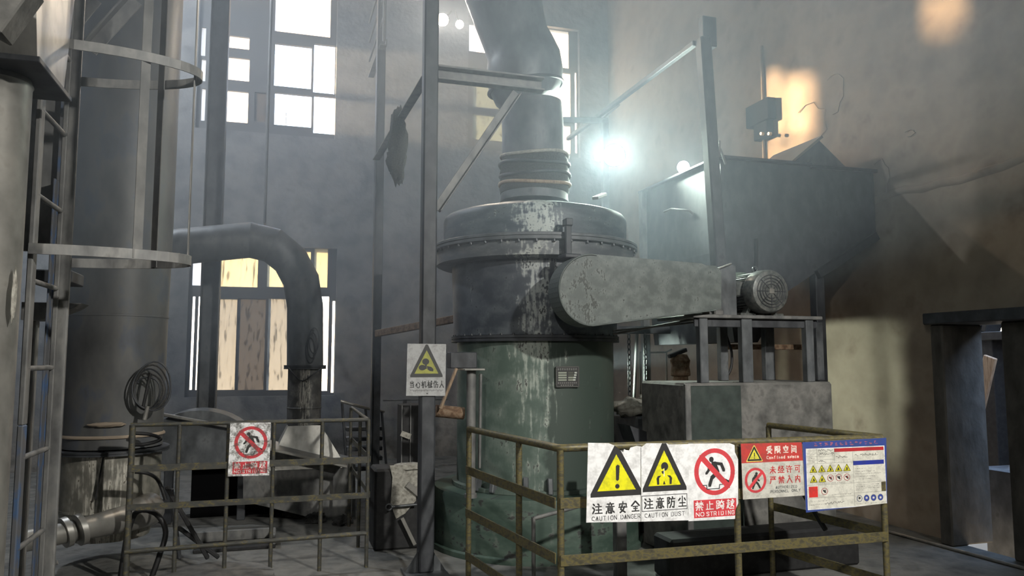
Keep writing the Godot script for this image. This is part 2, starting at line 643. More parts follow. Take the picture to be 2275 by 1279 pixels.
func room() -> void:
	var st := S()
	bb(st, Vector3(-7.3, -0.25, -12.8), Vector3(5.73, 0.0, 4.3), 0.0)
	structure("floor", st, M.floor, "dusty grey concrete floor of the mill hall")
	st = S()
	bb(st, Vector3(-7.3, TOP, -12.8), Vector3(6.03, TOP + 0.25, 4.3), 0.0)
	structure("ceiling", st, M.concrete, "concrete ceiling of the hall")
	st = S()
	bb(st, Vector3(-7.3, 0, -12.8), Vector3(-7.0, TOP, 4.3), 0.0)
	structure("wall_left", st, M.plaster, "grey plaster wall on the left")
	st = S()
	bb(st, Vector3(-7.0, 0, 4.0), Vector3(5.73, TOP, 4.3), 0.0)
	structure("wall_front", st, M.plaster, "grey plaster wall at the near end")
	# right wall: x along -z from the near end
	st = S()
	var xf := Transform3D(Basis(Vector3(0, 0, -1), Vector3.UP, Vector3(-1, 0, 0)), Vector3(WALL_X, 0, 0))
	pierced(st, Rect2(-4.3, 0, 17.1, TOP), [Rect2(4.74, -0.1, 0.56, 2.02)], 0.3, xf)
	structure("wall_right", st, M.tan_plaster, "tan plaster wall on the right, cracked and sunlit above")
	# the ragged ledge where the thicker lower plaster of the right wall ends
	st = S()
	var rng := RandomNumberGenerator.new()
	rng.seed = 5
	var up_ := []
	for i in 50:
		var z := 3.9 - i * 0.21
		up_.append(Vector3(WALL_X, 3.2 + rng.randf_range(-0.03, 0.03), z))
	st.set_smooth_group(4)
	for i in 49:
		var a: Vector3 = up_[i]
		var b: Vector3 = up_[i + 1]
		var d0 := 0.045 + 0.015 * sin(i * 1.7)
		var d1 := 0.045 + 0.015 * sin((i + 1) * 1.7)
		var ua := a + Vector3(0, 0.035, 0)
		var ub := b + Vector3(0, 0.035, 0)
		var fa := a + Vector3(-d0, 0, 0)
		var fb := b + Vector3(-d1, 0, 0)
		var la := a + Vector3(-0.004, -0.04, 0)
		var lb := b + Vector3(-0.004, -0.04, 0)
		q(st, ua, ub, fb, fa, Vector3(-0.5, 1, 0))
		q(st, fa, fb, lb, la, Vector3(-1, -0.4, 0))
		q(st, la, lb, lb + Vector3(0.02, -0.02, 0), la + Vector3(0.02, -0.02, 0), Vector3(-0.5, -1, 0))
	structure("trim_1", st, M.tan_plaster, "ragged broken plaster ledge along the right wall")
	# pilaster at the left of the door, and the concrete lintel that juts out over it
	st = S()
	bb(st, Vector3(5.56, 0, -5.38), Vector3(5.75, 1.9, -5.25), 0.012)
	bb(st, Vector3(5.62, 0, -5.32), Vector3(6.04, 1.9, -5.27), 0.012)
	bb(st, Vector3(5.66, 0, -4.77), Vector3(6.0, 1.9, -4.5), 0.012)
	structure("trim_2", st, M.jamb, "worn concrete door jambs with chipped edges")
	st = S()
	bb(st, Vector3(5.5, 1.9, -5.4), Vector3(6.1, 2.0, -3.6), 0.01)
	structure("trim_3", st, M.dark_steel, "dark lintel slab jutting out over the doorway")
	st = S()
	tube(st, [aty(1972, 1180, 0.015), aty(2275, 1262, 0.015), aty(2275, 1262, 0.015) + Vector3(0.02, 0, 2.5)], 0.014, 8)
	solo("floor_pipe", st, M.bright_steel, "thin pale pipe lying on the floor along the right wall", "pipe")
	# back wall with three window openings
	st = S()
	pierced(st, Rect2(-7.3, 0, 13.33, TOP), hole_list(), 0.3, Transform3D(Basis(), Vector3(0, 0, WALL_Z)))
	structure("wall_back", st, M.plaster, "grey dusty plaster wall with the tall windows")

func hole_list() -> Array:
	var z := WALL_Z
	return [px_rect(440, -70, 748, 296, z), px_rect(416, 545, 746, 880, z), px_rect(1040, 50, 1288, 340, z), Rect2(-2.75, 5.4, 1.0, 2.2)]

func windows() -> void:
	var z := WALL_Z - 0.09
	var h := hole_list()
	var milky := plain(c(240, 238, 232), 0.8)
	milky.backlight_enabled = true
	milky.backlight = Color(1, 1, 1)
	var streaky := dirty_glass(c(134, 132, 112), 6.0, 32)
	var pale_streak := dirty_glass(c(88, 90, 88), 6.0, 35)
	var greyed := dirty_glass(c(38, 38, 38), 4.0, 33)
	var green_grey := dirty_glass(c(72, 77, 66), 1.5, 34)
	var w: Array = []
	for e in [[447, 60, 457, 124, milky], [447, 131, 457, 180, milky], [447, 196, 456, 268, milky], [494, 22, 505, 42, milky], [494, 80, 554, 107, milky], [494, 128, 554, 178, milky], [492, 202, 551, 271, milky], [565, 205, 590, 270, greyed], [612, -50, 735, 76, milky], [610, 100, 692, 194, M.glass], [610, 209, 692, 280, M.glass], [697, 99, 744, 207, null], [697, 214, 744, 297, null]]:
		w.append([px_rect(e[0], e[1], e[2], e[3], z), e[4]])
	build_window(1, h[0], w, "tall upper window on the left, its right casement open to the glare")
	w = []
	for e in [[428, 556, 448, 634, milky], [482, 556, 573, 637, streaky], [594, 556, 690, 638, streaky], [698, 552, 728, 638, streaky], [424, 658, 430, 866, M.glass], [437, 658, 441, 866, M.glass], [478, 663, 524, 866, pale_streak], [526, 663, 588, 866, greyed], [594, 663, 690, 866, pale_streak], [711, 658, 729, 868, M.glass], [737, 668, 743, 872, null]]:
		w.append([px_rect(e[0], e[1], e[2], e[3], z), e[4]])
	build_window(2, h[1], w, "lower window on the left behind the bent duct, with streaked dusty panes")
	w = []
	for e in [[1042, 58, 1120, 118, milky], [1050, 176, 1120, 240, green_grey], [1050, 256, 1120, 312, green_grey], [1180, 64, 1264, 147, milky], [1180, 158, 1268, 258, milky], [1180, 276, 1268, 338, milky], [1277, 160, 1282, 340, milky]]:
		w.append([px_rect(e[0], e[1], e[2], e[3], z), e[4]])
	build_window(3, h[2], w, "upper window behind the vertical mill duct")
	build_window(4, h[3], [[Rect2(-2.7, 5.45, 0.42, 2.1), milky], [Rect2(-2.12, 7.12, 0.28, 0.42), null]], "upper window hidden behind the big round tower")

func outdoors() -> void:
	var st := S()
	bb(st, Vector3(6.05, -0.4, -12), Vector3(24, -0.26, 2), 0.0)
	bb(st, Vector3(-3, -0.4, -22), Vector3(3, -0.26, -18), 0.0)
	structure("ground", st, M.ground, "pale open ground outside")
	# an aerial mast seen through the upper left window
	var b := at(635, 278, -20.0)
	var m := thing("antenna_mast", "thin antenna mast outside the upper left window", "antenna", Vector3(b.x, -0.26, -20.0))
	st = S()
	tube(st, [Vector3(b.x, -0.26, -20), b + Vector3(0, 0.35, 0)], 0.012, 8)
	mk("mast", st, M.dark_steel, m)
	st = S()
	var t := b + Vector3(0, 0.25, 0)
	for k in 3:
		bar(st, t + Vector3(-0.09 + 0.02 * k, 0.03 * k, 0), t + Vector3(0.09 - 0.02 * k, 0.03 * k + 0.02, 0), 0.012, 0.012)
	mk("aerial", st, M.dark_steel, m)
	# beyond the doorway on the right
	var g := thing("steel_post", "black steel post standing outside the right doorway", "post", Vector3(6.75, -0.26, -4.9))
	var pa := atx(2221, 1130, 6.75)
	st = S()
	bb(st, Vector3(6.67, -0.26, pa.z - 0.09), Vector3(6.83, 1.86, pa.z + 0.09))
	mk("shaft", st, M.black, g)
	st = S()
	bb(st, Vector3(6.6, 1.78, pa.z - 0.26), Vector3(6.9, 1.86, pa.z + 0.3))
	for k in 2:
		bx(st, Vector3(6.72, 1.93, pa.z - 0.06 + 0.12 * k), Vector3(0.2, 0.14, 0.05), Basis(Vector3.RIGHT, 0.3))
	mk("top_bracket", st, M.black, g)
	st = S()
	var bl := atx(2165, 945, 6.5)
	var bt := atx(2201, 792, 6.5)
	bar(st, bt + (bl - bt) * ((bt.y + 0.25) / (bt.y - bl.y)), bt, 0.035, 0.13, Vector3.BACK)
	solo("leaning_board", st, M.wood, "tan wooden board leaning beside the post outside the doorway", "board")
	st = S()
	bb(st, Vector3(6.95, 2.25, -10.0), Vector3(9.9, 2.4, -1.0), 0.0)  # roof added to keep the sky from lighting the doorway
	bb(st, Vector3(6.95, -0.26, -10.0), Vector3(7.1, 2.25, -9.8), 0.0)
	solo("yard_shade_roof", st, M.dark_steel, "low dark roof added over the yard to shade the right doorway", "roof")
	st = S()
	bb(st, Vector3(9.5, -0.26, -10.0), Vector3(9.7, 2.25, -8.3), 0.0)
	bb(st, Vector3(9.5, -0.26, -7.7), Vector3(9.7, 2.25, -1.0), 0.0)
	bb(st, Vector3(6.05, -0.26, -1.2), Vector3(9.5, 2.25, -1.0), 0.0)  # side wall added to keep daylight out of the yard
	bb(st, Vector3(9.5, -0.26, -8.32), Vector3(9.7, 0.5, -7.68), 0.0)
	solo("yard_shade_wall", st, M.black, "dark yard wall seen through the right doorway, with walls added to block daylight", "wall")
	st = S()
	bb(st, Vector3(6.2, -0.26, -5.5), Vector3(6.65, 0.62, -5.05), 0.02)
	solo("yard_crate", st, M.dark_steel, "dark low crate behind the jamb outside the right doorway", "crate")

func omni(o: Node3D, p: Vector3, e: float, col: Color, size: float) -> void:
	var l := OmniLight3D.new()
	l.name = "bulb_light"
	l.light_color = col
	l.light_energy = e
	l.omni_range = 40.0
	l.omni_attenuation = 2.0
	l.light_size = size
	l.shadow_enabled = true
	o.add_child(l, true)
	l.position = p - base_of[o]

func spot(o: Node3D, p: Vector3, towards: Vector3, e: float, col: Color, size: float, cone: float, soft := 0.6) -> void:
	var l := SpotLight3D.new()
	l.name = "flood_light"
	l.light_color = col
	l.light_energy = e
	l.spot_range = 40.0
	l.spot_attenuation = 2.0
	l.spot_angle = cone
	l.spot_angle_attenuation = soft
	l.light_size = size
	l.shadow_enabled = true
	o.add_child(l, true)
	l.position = p - base_of[o]
	l.basis = Basis.looking_at(towards - p, Vector3(0.1, 1, 0.05))

# a round floodlight: housing, rim, glowing lens and bracket
func flood(called: String, p: Vector3, towards: Vector3, r: float, e: float, glow: float, col: Color, label: String, group: String, hang: Vector3, cone := 56.0) -> Node3D:
	var o := thing(called, label, "lamp", p, group)
	var d := (towards - p).normalized()
	var f := frame_of(d)
	var xf := Transform3D(Basis(f.x, f.z, -f.y) if false else Basis(f.y, f.z, f.x), p)
	var st := S()
	lathe(st, [Vector2(0, -r * 1.1), Vector2(r * 0.45, -r * 1.1), Vector2(r * 0.6, -r * 0.6), Vector2(r, -r * 0.12), Vector2(r * 1.1, -r * 0.1), Vector2(r * 1.1, r * 0.12), Vector2(r, r * 0.12), Vector2(r, 0), Vector2(0, 0)], 24, xf)
	mk("housing", st, M.dark_steel, o)
	st = S()
	lathe(st, [Vector2(0, r * 0.12), Vector2(r * 0.7, r * 0.1), Vector2(r * 0.98, r * 0.03), Vector2(r * 0.98, 0.002), Vector2(0, 0.002)], 24, xf)
	var m := plain(Color(1, 1, 1), 0.4)
	m.emission_enabled = true
	m.emission = col
	m.emission_energy_multiplier = glow
	mk("lens", st, m, o)
	st = S()
	tube(st, [p - d * r * 0.7, p - d * r * 0.8 + (hang - p) * 0.3, hang], r * 0.12, 8)
	mk("bracket", st, M.dark_steel, o)
	spot(o, p + d * (r * 0.12 + 0.02), towards, e, col, r * 0.8, cone)
	return o

func lamps() -> void:
	var cool := Color(0.93, 1.0, 0.94)
	var p := at(1364, 345, -7.6)
	flood("floodlight", p, EYE + Vector3(0.4, 0.4, 0), 0.12, 20.0, 12.0, cool, "largest dazzling floodlight on the post behind the mill drum", "floodlights in the haze", at(1345, 345, -7.66))
	p = at(1330, 349, -7.9)
	flood("floodlight", p, EYE + Vector3(-2, 0, 0), 0.05, 3.0, 12.0, cool, "small floodlight just left of the largest one behind the mill", "floodlights in the haze", at(1338, 349, -7.95))
	p = atx(1518, 371, 4.15)
	flood("floodlight", p, EYE + Vector3(1.5, 0.2, 0), 0.068, 2.5, 12.0, cool, "bright floodlight at the left rim of the dark feed hopper", "floodlights in the haze", Vector3(p.x + 0.03, 3.44, p.z - 0.05))
	p = at(983, 44, -8.5)
	var warm := Color(1.0, 0.93, 0.84)
	flood("floodlight", p, EYE + Vector3(-1, 0, 0), 0.075, 6.0, 12.0, warm, "floodlight high beside the column, left of the hanging pair", "floodlights in the haze", at(1003, 25, -8.7))
	p = at(1021, 54, -8.5)
	flood("floodlight", p, EYE + Vector3(2, 0, 0), 0.05, 4.0, 12.0, warm, "smaller floodlight of the pair hung beside the sloping duct", "floodlights in the haze", at(1012, 25, -8.7))
	p = at(1450, 38, -11.5)
	var pin := thing("pin_lamp", "tiny bare bulb like a star in the haze at the top, right of the duct", "lamp", p)
	var ps := S()
	lathe(ps, [Vector2(0, -0.022), Vector2(0.016, -0.016), Vector2(0.022, 0), Vector2(0.016, 0.018), Vector2(0.01, 0.04), Vector2(0, 0.04)], 14, Transform3D(Basis(), p))
	var pm := plain(Color(1, 1, 1), 0.4)
	pm.emission_enabled = true
	pm.emission = Color(0.95, 0.97, 1.0)
	pm.emission_energy_multiplier = 12.0
	mk("bulb", ps, pm, pin)
	ps = S()
	tube(ps, [p + Vector3(0, 0.04, 0), Vector3(p.x, TOP, p.z)], 0.006, 6)
	mk("flex", ps, M.rubber, pin)
	omni(pin, p, 0.5, Color(0.95, 0.97, 1.0), 0.02)
	# an unseen work lamp put low behind the mill to brighten the right wall
	p = Vector3(2.75, 1.5, -7.75)
	var wl := flood("floodlight", p, Vector3(5.73, 1.35, -6.8), 0.07, 8.0, 12.0, cool, "unseen floodlight put low behind the mill to light the wall under the hopper", "", Vector3(2.65, 1.42, -7.85), 20.0)
	var ws := S()
	tube(ws, [Vector3(2.65, 1.42, -7.85), Vector3(2.65, 0, -7.85)], 0.015, 8)
	mk("stand", ws, M.dark_steel, wl)
	# work light behind the camera
	p = Vector3(3.6, 4.5, 1.0)
	var o := flood("work_light", p, Vector3(1.2, 0.8, -6.0), 0.13, 38.0, 20.0, Color(1.0, 0.99, 0.96), "work light on its stand behind the viewer, to the right", "work lights", p + Vector3(0, -0.2, 0.22), 35.0)
	var st := S()
	tube(st, [p + Vector3(0, -0.2, 0.22), Vector3(3.6, 0.03, 1.22)], 0.02, 10)
	for k in 3:
		var a := TAU * k / 3
		tube(st, [Vector3(3.6, 0.5, 1.22), Vector3(3.6 + 0.5 * cos(a), 0.012, 1.22 + 0.5 * sin(a))], 0.012, 8)
	mk("stand", st, M.dark_steel, o)
	# a weaker work light on the left, nearer the picture
	p = Vector3(-0.9, 3.6, 0.4)
	o = flood("work_light", p, Vector3(0.6, 1.0, -6.5), 0.1, 7.0, 14.0, Color(1.0, 0.99, 0.96), "smaller work light on its stand behind the viewer, to the left", "work lights", p + Vector3(0, -0.2, 0.22), 44.0)
	st = S()
	tube(st, [p + Vector3(0, -0.2, 0.22), Vector3(-0.9, 0.03, 0.62)], 0.02, 10)
	for k in 3:
		var a := TAU * k / 3
		tube(st, [Vector3(-0.9, 0.5, 0.62), Vector3(-0.9 + 0.5 * cos(a), 0.012, 0.62 + 0.5 * sin(a))], 0.012, 8)
	mk("stand", st, M.dark_steel, o)
	# lamp added under the ceiling, above the picture, to brighten the haze
	for e in [[Vector3(-2.8, 7.6, -9.6), 26.0]]:
		p = e[0]
		var h := thing("fill_lamp", "round lamp added high under the ceiling on the left to brighten the haze", "lamp", p)
		st = S()
		lathe(st, [Vector2(0.03, 0.3), Vector2(0.05, 0.2), Vector2(0.2, 0.1), Vector2(0.24, 0.0), Vector2(0.23, 0.0), Vector2(0.19, 0.09), Vector2(0.03, 0.19)], 24, Transform3D(Basis(), p))
		mk("shade", st, M.dark_steel, h)
		st = S()
		tube(st, [p + Vector3(0, 0.3, 0), Vector3(p.x, TOP, p.z)], 0.012, 6)
		mk("rod", st, M.dark_steel, h)
		st = S()
		lathe(st, [Vector2(0, -0.06), Vector2(0.05, -0.045), Vector2(0.075, 0.0), Vector2(0.05, 0.06), Vector2(0.03, 0.12), Vector2(0, 0.12)], 20, Transform3D(Basis(), p))
		var hm := plain(Color(1, 1, 1), 0.4)
		hm.emission_enabled = true
		hm.emission = Color(0.95, 0.98, 1.0)
		hm.emission_energy_multiplier = 8.0
		mk("bulb", st, hm, h)
		omni(h, p, e[1], Color(0.94, 0.97, 1.0), 0.08)

# ------------------------------------------------------------------ the mill
const MX := 2.27
const MZ := -6.62

func mill() -> void:
	var xf := Transform3D(Basis(), Vector3(MX, 0, MZ))
	# plinth
	var st := S()
	lathe(st, [Vector2(0, 0.0), Vector2(0.95, 0.0), Vector2(0.95, 0.04), Vector2(0.925, 0.05), Vector2(0.92, 0.46), Vector2(0.905, 0.49), Vector2(0.7, 0.5), Vector2(0, 0.5)], 40, xf)
	var pt := drum_tex(768, 256, [c(56, 74, 65), c(80, 96, 86)], c(116, 118, 112), c(50, 50, 50), 41, 0.3, 0.2, 0.2, 0.12)
	solo("mill_plinth", st, drum_mat(pt, 0.6), "low round green painted plinth under the grinding mill", "plinth")
	var o := thing("grinding_mill", "tall round grinding mill of grey and green steel drums on the plinth", "mill", Vector3(MX, 0.5, MZ))
	# lower drum
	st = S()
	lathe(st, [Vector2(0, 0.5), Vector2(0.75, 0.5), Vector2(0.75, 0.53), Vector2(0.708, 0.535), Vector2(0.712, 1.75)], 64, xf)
	var t := drum_tex(1536, 512, [c(84, 99, 91), c(108, 120, 112)], c(164, 171, 161), c(60, 62, 60), 42, 0.304, 0.05, 0.95, 0.1, 0.7, 1.0)  # right side darkened in the colour to stand for shade
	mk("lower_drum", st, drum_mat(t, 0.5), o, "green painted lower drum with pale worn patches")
	st = S()
	lathe(st, [Vector2(0.7, 1.745), Vector2(0.765, 1.745), Vector2(0.765, 1.767), Vector2(0.755, 1.768), Vector2(0.755, 1.772), Vector2(0.765, 1.773), Vector2(0.765, 1.795), Vector2(0.72, 1.797)], 64, xf)
	var fl := mk("flange", st, M.dark_steel, o)
	ring_bolts(fl, 0.742, 1.8, 44, 0.011, o)
	# middle drum
	st = S()
	lathe(st, [Vector2(0.735, 1.79), Vector2(0.745, 1.8), Vector2(0.765, 2.44)], 64, xf)
	t = drum_tex(1536, 384, [c(66, 71, 78), c(88, 93, 98)], c(176, 180, 176), c(44, 46, 50), 43, 0.299, 0.03, 1.15, 0.14, 0.3)
	mk("middle_drum", st, drum_mat(t, 0.5), o, "dusty grey middle drum with a pale scoured streak")
	# skirt below the upper flange
	st = S()
	lathe(st, [Vector2(0.76, 2.425), Vector2(0.87, 2.425), Vector2(0.905, 2.44), Vector2(0.905, 2.565)], 64, xf)
	t = drum_tex(1536, 128, [c(80, 84, 88), c(104, 107, 108)], c(172, 174, 168), c(48, 50, 52), 44, 0.305, 0.04, 0.8, 0.14)
	mk("skirt", st, drum_mat(t, 0.5), o)
	st = S()
	lathe(st, [Vector2(0.86, 2.56), Vector2(0.93, 2.56), Vector2(0.94, 2.566), Vector2(0.94, 2.585), Vector2(0.93, 2.588), Vector2(0.93, 2.594), Vector2(0.94, 2.597), Vector2(0.94, 2.616), Vector2(0.93, 2.622), Vector2(0.84, 2.624)], 64, xf)
	fl = mk("flange", st, M.grey_paint, o)
	ring_bolts(fl, 0.922, 2.556, 40, 0.013, o)
	# upper drum with its rounded shoulder
	st = S()
	lathe(st, [Vector2(0.84, 2.61), Vector2(0.845, 2.83), Vector2(0.838, 2.86), Vector2(0.82, 2.885), Vector2(0.76, 2.905), Vector2(0.5, 2.97), Vector2(0.36, 3.0), Vector2(0.3, 3.0)], 64, xf, 40.0)
	t = drum_tex(1536, 384, [c(62, 70, 78), c(86, 94, 98)], c(182, 188, 182), c(50, 54, 58), 45, 0.299, 0.034, 1.1, 0.12)
	mk("upper_drum", st, drum_mat(t, 0.5), o, "grey upper drum with pale vertical streaks")
	# maker's plate
	var a := deg_to_rad(87.4)
	var n := Vector3(cos(a), 0, sin(a))
	var p := Vector3(MX, 1.452, MZ) + n * 0.722
	st = S()
	var b := Basis(Vector3.UP.cross(n), Vector3.UP, n)
	slab(st, PackedVector2Array([Vector2(-0.105, -0.08), Vector2(-0.095, -0.088), Vector2(0.1, -0.088), Vector2(0.108, -0.078), Vector2(0.108, 0.078), Vector2(0.098, 0.086), Vector2(-0.098, 0.086), Vector2(-0.105, 0.078)]), 0.006, Transform3D(b, p))
	var np := mk("name_plate", st, plate_mat(), o, "small riveted metal rating plate")
	for k in 4:
		st = S()
		lathe(st, [Vector2(0.006, 0), Vector2(0.005, 0.003), Vector2(0, 0.004)], 8, Transform3D(Basis(b.x, b.z, -b.y), p + b * Vector3(0.096 * (1 if k % 2 else -1), 0.074 * (1 if k > 1 else -1), 0.006)))
		mk("rivet", st, M.bolt, np).position = Vector3.ZERO
	# lugs and wedges at the foot of the drum
	for e in [[1108, 1052, 0.05], [1170, 1066, 0.07], [1215, 1070, 0.06], [1076, 1040, 0.06]]:
		var ang := deg_to_rad(108.9) - asin((e[0] - 1188.0) / 172.0)
		var u := Vector3(cos(ang), 0, sin(ang))
		st = S()
		bx(st, Vector3(MX, 0.54 + e[2] * 0.5, MZ) + u * 0.74, Vector3(0.04, e[2] + 0.07, 0.07), Basis(Vector3.UP.cross(u), Vector3.UP, u) * Basis(Vector3.RIGHT, -0.2))
		mk("foot_lug", st, M.grey_paint, o)

func ring_bolts(par: Node3D, r: float, y: float, n: int, s: float, o: Node3D) -> void:
	var st := S()
	lathe(st, [Vector2(0, -s), Vector2(s, -s), Vector2(s, s), Vector2(0, s)], 6)
	var mesh := done(st)
	for k in n:
		var a := TAU * k / n
		if sin(a - deg_to_rad(18.9)) < -0.15:
			continue
		part_at("bolt", mesh, M.bolt, par, Transform3D(Basis(), Vector3(MX + r * cos(a), y, MZ + r * sin(a))))

func plate_mat() -> StandardMaterial3D:
	var im := Image.create(96, 80, false, Image.FORMAT_RGB8)
	im.fill(c(70, 70, 68))
	im.fill_rect(Rect2i(2, 2, 92, 76), c(104, 104, 100))
	im.fill_rect(Rect2i(4, 4, 88, 72), c(66, 66, 66))
	var rng := RandomNumberGenerator.new()
	rng.seed = 3
	for i in 9:
		im.fill_rect(Rect2i(8 + i * 9, 8, 5, 7), c(128, 130, 126))
		im.fill_rect(Rect2i(10 + i * 9, 9 + i % 3, 2, 3), c(70, 70, 70))
	for j in 4:
		im.fill_rect(Rect2i(10, 22 + j * 9, 34, 6), c(158, 164, 150))
		im.fill_rect(Rect2i(50, 22 + j * 9, 22, 6), c(92, 94, 86) if j < 2 else c(150, 154, 140))
		im.fill_rect(Rect2i(76 - 2 * j, 22 + j * 9, 10, 6), c(196, 200, 192))
	for i in 10:
		im.fill_rect(Rect2i(8 + i * 8, 60, 5, 6), c(120, 118, 116))
	for i in 6:
		im.fill_rect(Rect2i(20 + i * 9, 69, 5, 5), c(126, 124, 120))
	return drum_mat(ImageTexture.create_from_image(im), 0.4, 0.3)

# ------------------------------------------------------------------ belt guard, motor, stand
func drive() -> void:
	var o := thing("belt_guard", "large grey sheet steel belt guard with a rounded left end", "guard", Vector3(2.29, 1.84, -5.72))
	var pts := PackedVector2Array()
	for i in 25:
		var a := deg_to_rad(82.0 + 188.0 * i / 24.0)
		pts.append(Vector2(2.29 + 0.277 * cos(a), 2.12 + 0.277 * sin(a)))
	pts.append_array([Vector2(3.36, 1.985), Vector2(3.41, 2.0), Vector2(3.42, 2.3), Vector2(3.37, 2.345), Vector2(3.28, 2.345), Vector2(3.24, 2.36)])
	var st := S()
	slab(st, pts, 0.22, Transform3D(Basis(), Vector3(0, 0, -5.55)))
	var gt := drum_tex(768, 384, [c(86, 92, 90), c(108, 114, 111)], c(134, 140, 136), c(54, 58, 55), 46, 0.14, 0.14, 0.25, 0.3)
	mk("casing", st, drum_mat(gt, 0.5, 0.1), o)
	st = S()
	var rim := []
	for i in 25:
		var a := deg_to_rad(82.0 + 188.0 * i / 24.0)
		rim.append(Vector3(2.29 + 0.272 * cos(a), 2.12 + 0.272 * sin(a), -5.328))
	rim.append(Vector3(3.36, 1.988, -5.328))
	tube(st, rim, 0.007, 6)
	mk("rolled_edge", st, M.guard, o)
	# clamp that holds it to the drum flange
	st = S()
	var k := at(1264, 555, -5.62)
	bb(st, Vector3(k.x - 0.025, 2.39, -5.66), Vector3(k.x + 0.025, 2.7, -5.62))
	bb(st, Vector3(k.x - 0.03, 2.66, -5.69), Vector3(k.x + 0.03, 2.72, -5.6))
	bb(st, Vector3(k.x - 0.08, 2.385, -5.67), Vector3(k.x + 0.06, 2.42, -5.5), 0.008)
	mk("clamp", st, M.dark_steel, o)
	st = S()
	bar(st, at(1448, 598, -5.66), at(1560, 598, -5.66), 0.02, 0.02)
	mk("latch_rod", st, M.dust_steel, o)
	# its stay rods below
	st = S()
	tube(st, [at(1362, 742, -5.6), at(1545, 708, -5.6)], 0.01, 8)
	tube(st, [at(1362, 735, -5.75), at(1545, 716, -5.75)], 0.008, 8)
	mk("stay_rod", st, M.dust_steel, o)
	# steel stand
	var t0 := at(1541, 697, -5.38)
	var t1 := at(1828, 700, -5.38)
	var ty := t0.y
	var b0 := at(1545, 840, -5.42).y
	var s := thing("motor_stand", "grey steel stand with square legs carrying the motor", "stand", Vector3((t0.x + t1.x) * 0.5, 1.4, -5.7))
	st = S()
	bb(st, Vector3(t0.x, ty - 0.03, -6.0), Vector3(t1.x, ty, -5.38))
	mk("top_plate", st, M.dust_steel, s)
	st = S()
	bb(st, Vector3(t0.x + 0.03, ty - 0.1, -5.44), Vector3(t1.x - 0.03, ty - 0.03, -5.42))
	mk("apron", st, M.dark_steel, s)
	var by := 1.405
	for e in [[1560, -5.43, 0.075], [1656, -5.43, 0.1], [1795, -5.43, 0.075], [1605, -5.95, 0.075], [1706, -5.95, 0.1], [1817, -5.8, 0.075]]:
		st = S()
		var x := at(e[0], 770, e[1]).x
		bb(st, Vector3(x - e[2] * 0.5, by, e[1] - 0.035), Vector3(x + e[2] * 0.5, ty - 0.03, e[1] + 0.035))
		mk("leg", st, M.grey_paint, s)
	# concrete base
	var c0 := at(1522, 845, -5.38)
	var c1 := at(1850, 848, -5.38)
	st = S()
	bb(st, Vector3(c0.x, 0, -6.15), Vector3(c1.x, by, -5.38), 0.02)
	solo("concrete_base", st, M.concrete, "grey concrete block under the motor stand", "block")
	var pn := thing("dark_sheet", "dark green sheet against the left half of the concrete block", "panel", Vector3(c0.x + 0.2, 0.3, -5.37))  # thin dark sheet over the left part of the block
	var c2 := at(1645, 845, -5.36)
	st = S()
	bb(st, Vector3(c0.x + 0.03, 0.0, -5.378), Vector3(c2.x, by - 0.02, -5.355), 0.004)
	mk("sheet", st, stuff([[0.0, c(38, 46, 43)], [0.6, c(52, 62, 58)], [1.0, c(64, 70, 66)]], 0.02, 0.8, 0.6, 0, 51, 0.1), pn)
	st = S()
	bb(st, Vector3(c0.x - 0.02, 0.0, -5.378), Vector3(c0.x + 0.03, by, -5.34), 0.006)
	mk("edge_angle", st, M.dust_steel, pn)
	# motor: its axis runs along z
	var mc := at(1714, 640, -5.36)
	mc.y = ty + 0.2
	var m := thing("electric_motor", "big finned grey electric motor with a round fan cover", "motor", Vector3(mc.x, ty, -5.6))
	var ax := Transform3D(Basis(Vector3.RIGHT, Vector3.BACK, Vector3.DOWN), Vector3(mc.x, mc.y, -5.36))
	st = S()
	lathe(st, [Vector2(0, -0.5), Vector2(0.04, -0.5), Vector2(0.04, -0.42), Vector2(0.13, -0.42), Vector2(0.155, -0.39), Vector2(0.155, -0.14)], 36, ax)
	mk("body", st, M.motor, m)
	st = S()
	for i in 40:
		var a := TAU * i / 40.0
		var d := Vector3(cos(a), sin(a), 0)
		bx(st, Vector3(mc.x, mc.y, -5.36 - 0.265) + d * 0.163, Vector3(0.026, 0.006, 0.23), Basis(d, Vector3(0, 0, 1).cross(d), Vector3(0, 0, 1)), 0.001)
	mk("cooling_fins", st, M.motor, m)
	st = S()
	lathe(st, [Vector2(0.17, -0.15), Vector2(0.182, -0.145), Vector2(0.185, -0.13), Vector2(0.182, -0.03), Vector2(0.17, -0.012), Vector2(0.14, -0.004), Vector2(0.05, 0.0), Vector2(0, 0.0)], 40, ax, 40.0)
	var fc := mk("fan_cover", st, M.motor, m)
	st = S()
	for r in [0.06, 0.085, 0.11, 0.135]:
		var ring := []
		for i in 28:
			ring.append(ax * Vector3(r * cos(TAU * i / 28), 0.001 - (0.004 if r > 0.12 else 0.0), r * sin(TAU * i / 28)))
		tube(st, ring, 0.004, 6, false, true)
	for i in 8:
		var a := TAU * i / 8.0
		tube(st, [ax * Vector3(0.03 * cos(a), 0.002, 0.03 * sin(a)), ax * Vector3(0.14 * cos(a), -0.003, 0.14 * sin(a))], 0.004, 6)
	mk("grille", st, M.dark_steel, fc).position = Vector3.ZERO
	st = S()
	bx(st, Vector3(mc.x, mc.y, -5.358), Vector3(0.045, 0.04, 0.008))
	mk("data_label", st, M.bright_steel, fc).position = Vector3.ZERO
	st = S()
	lathe(st, [Vector2(0.2, -0.46), Vector2(0.205, -0.455), Vector2(0.205, -0.43), Vector2(0.2, -0.425), Vector2(0.12, -0.4)], 36, ax)
	mk("end_shield", st, M.green, m)
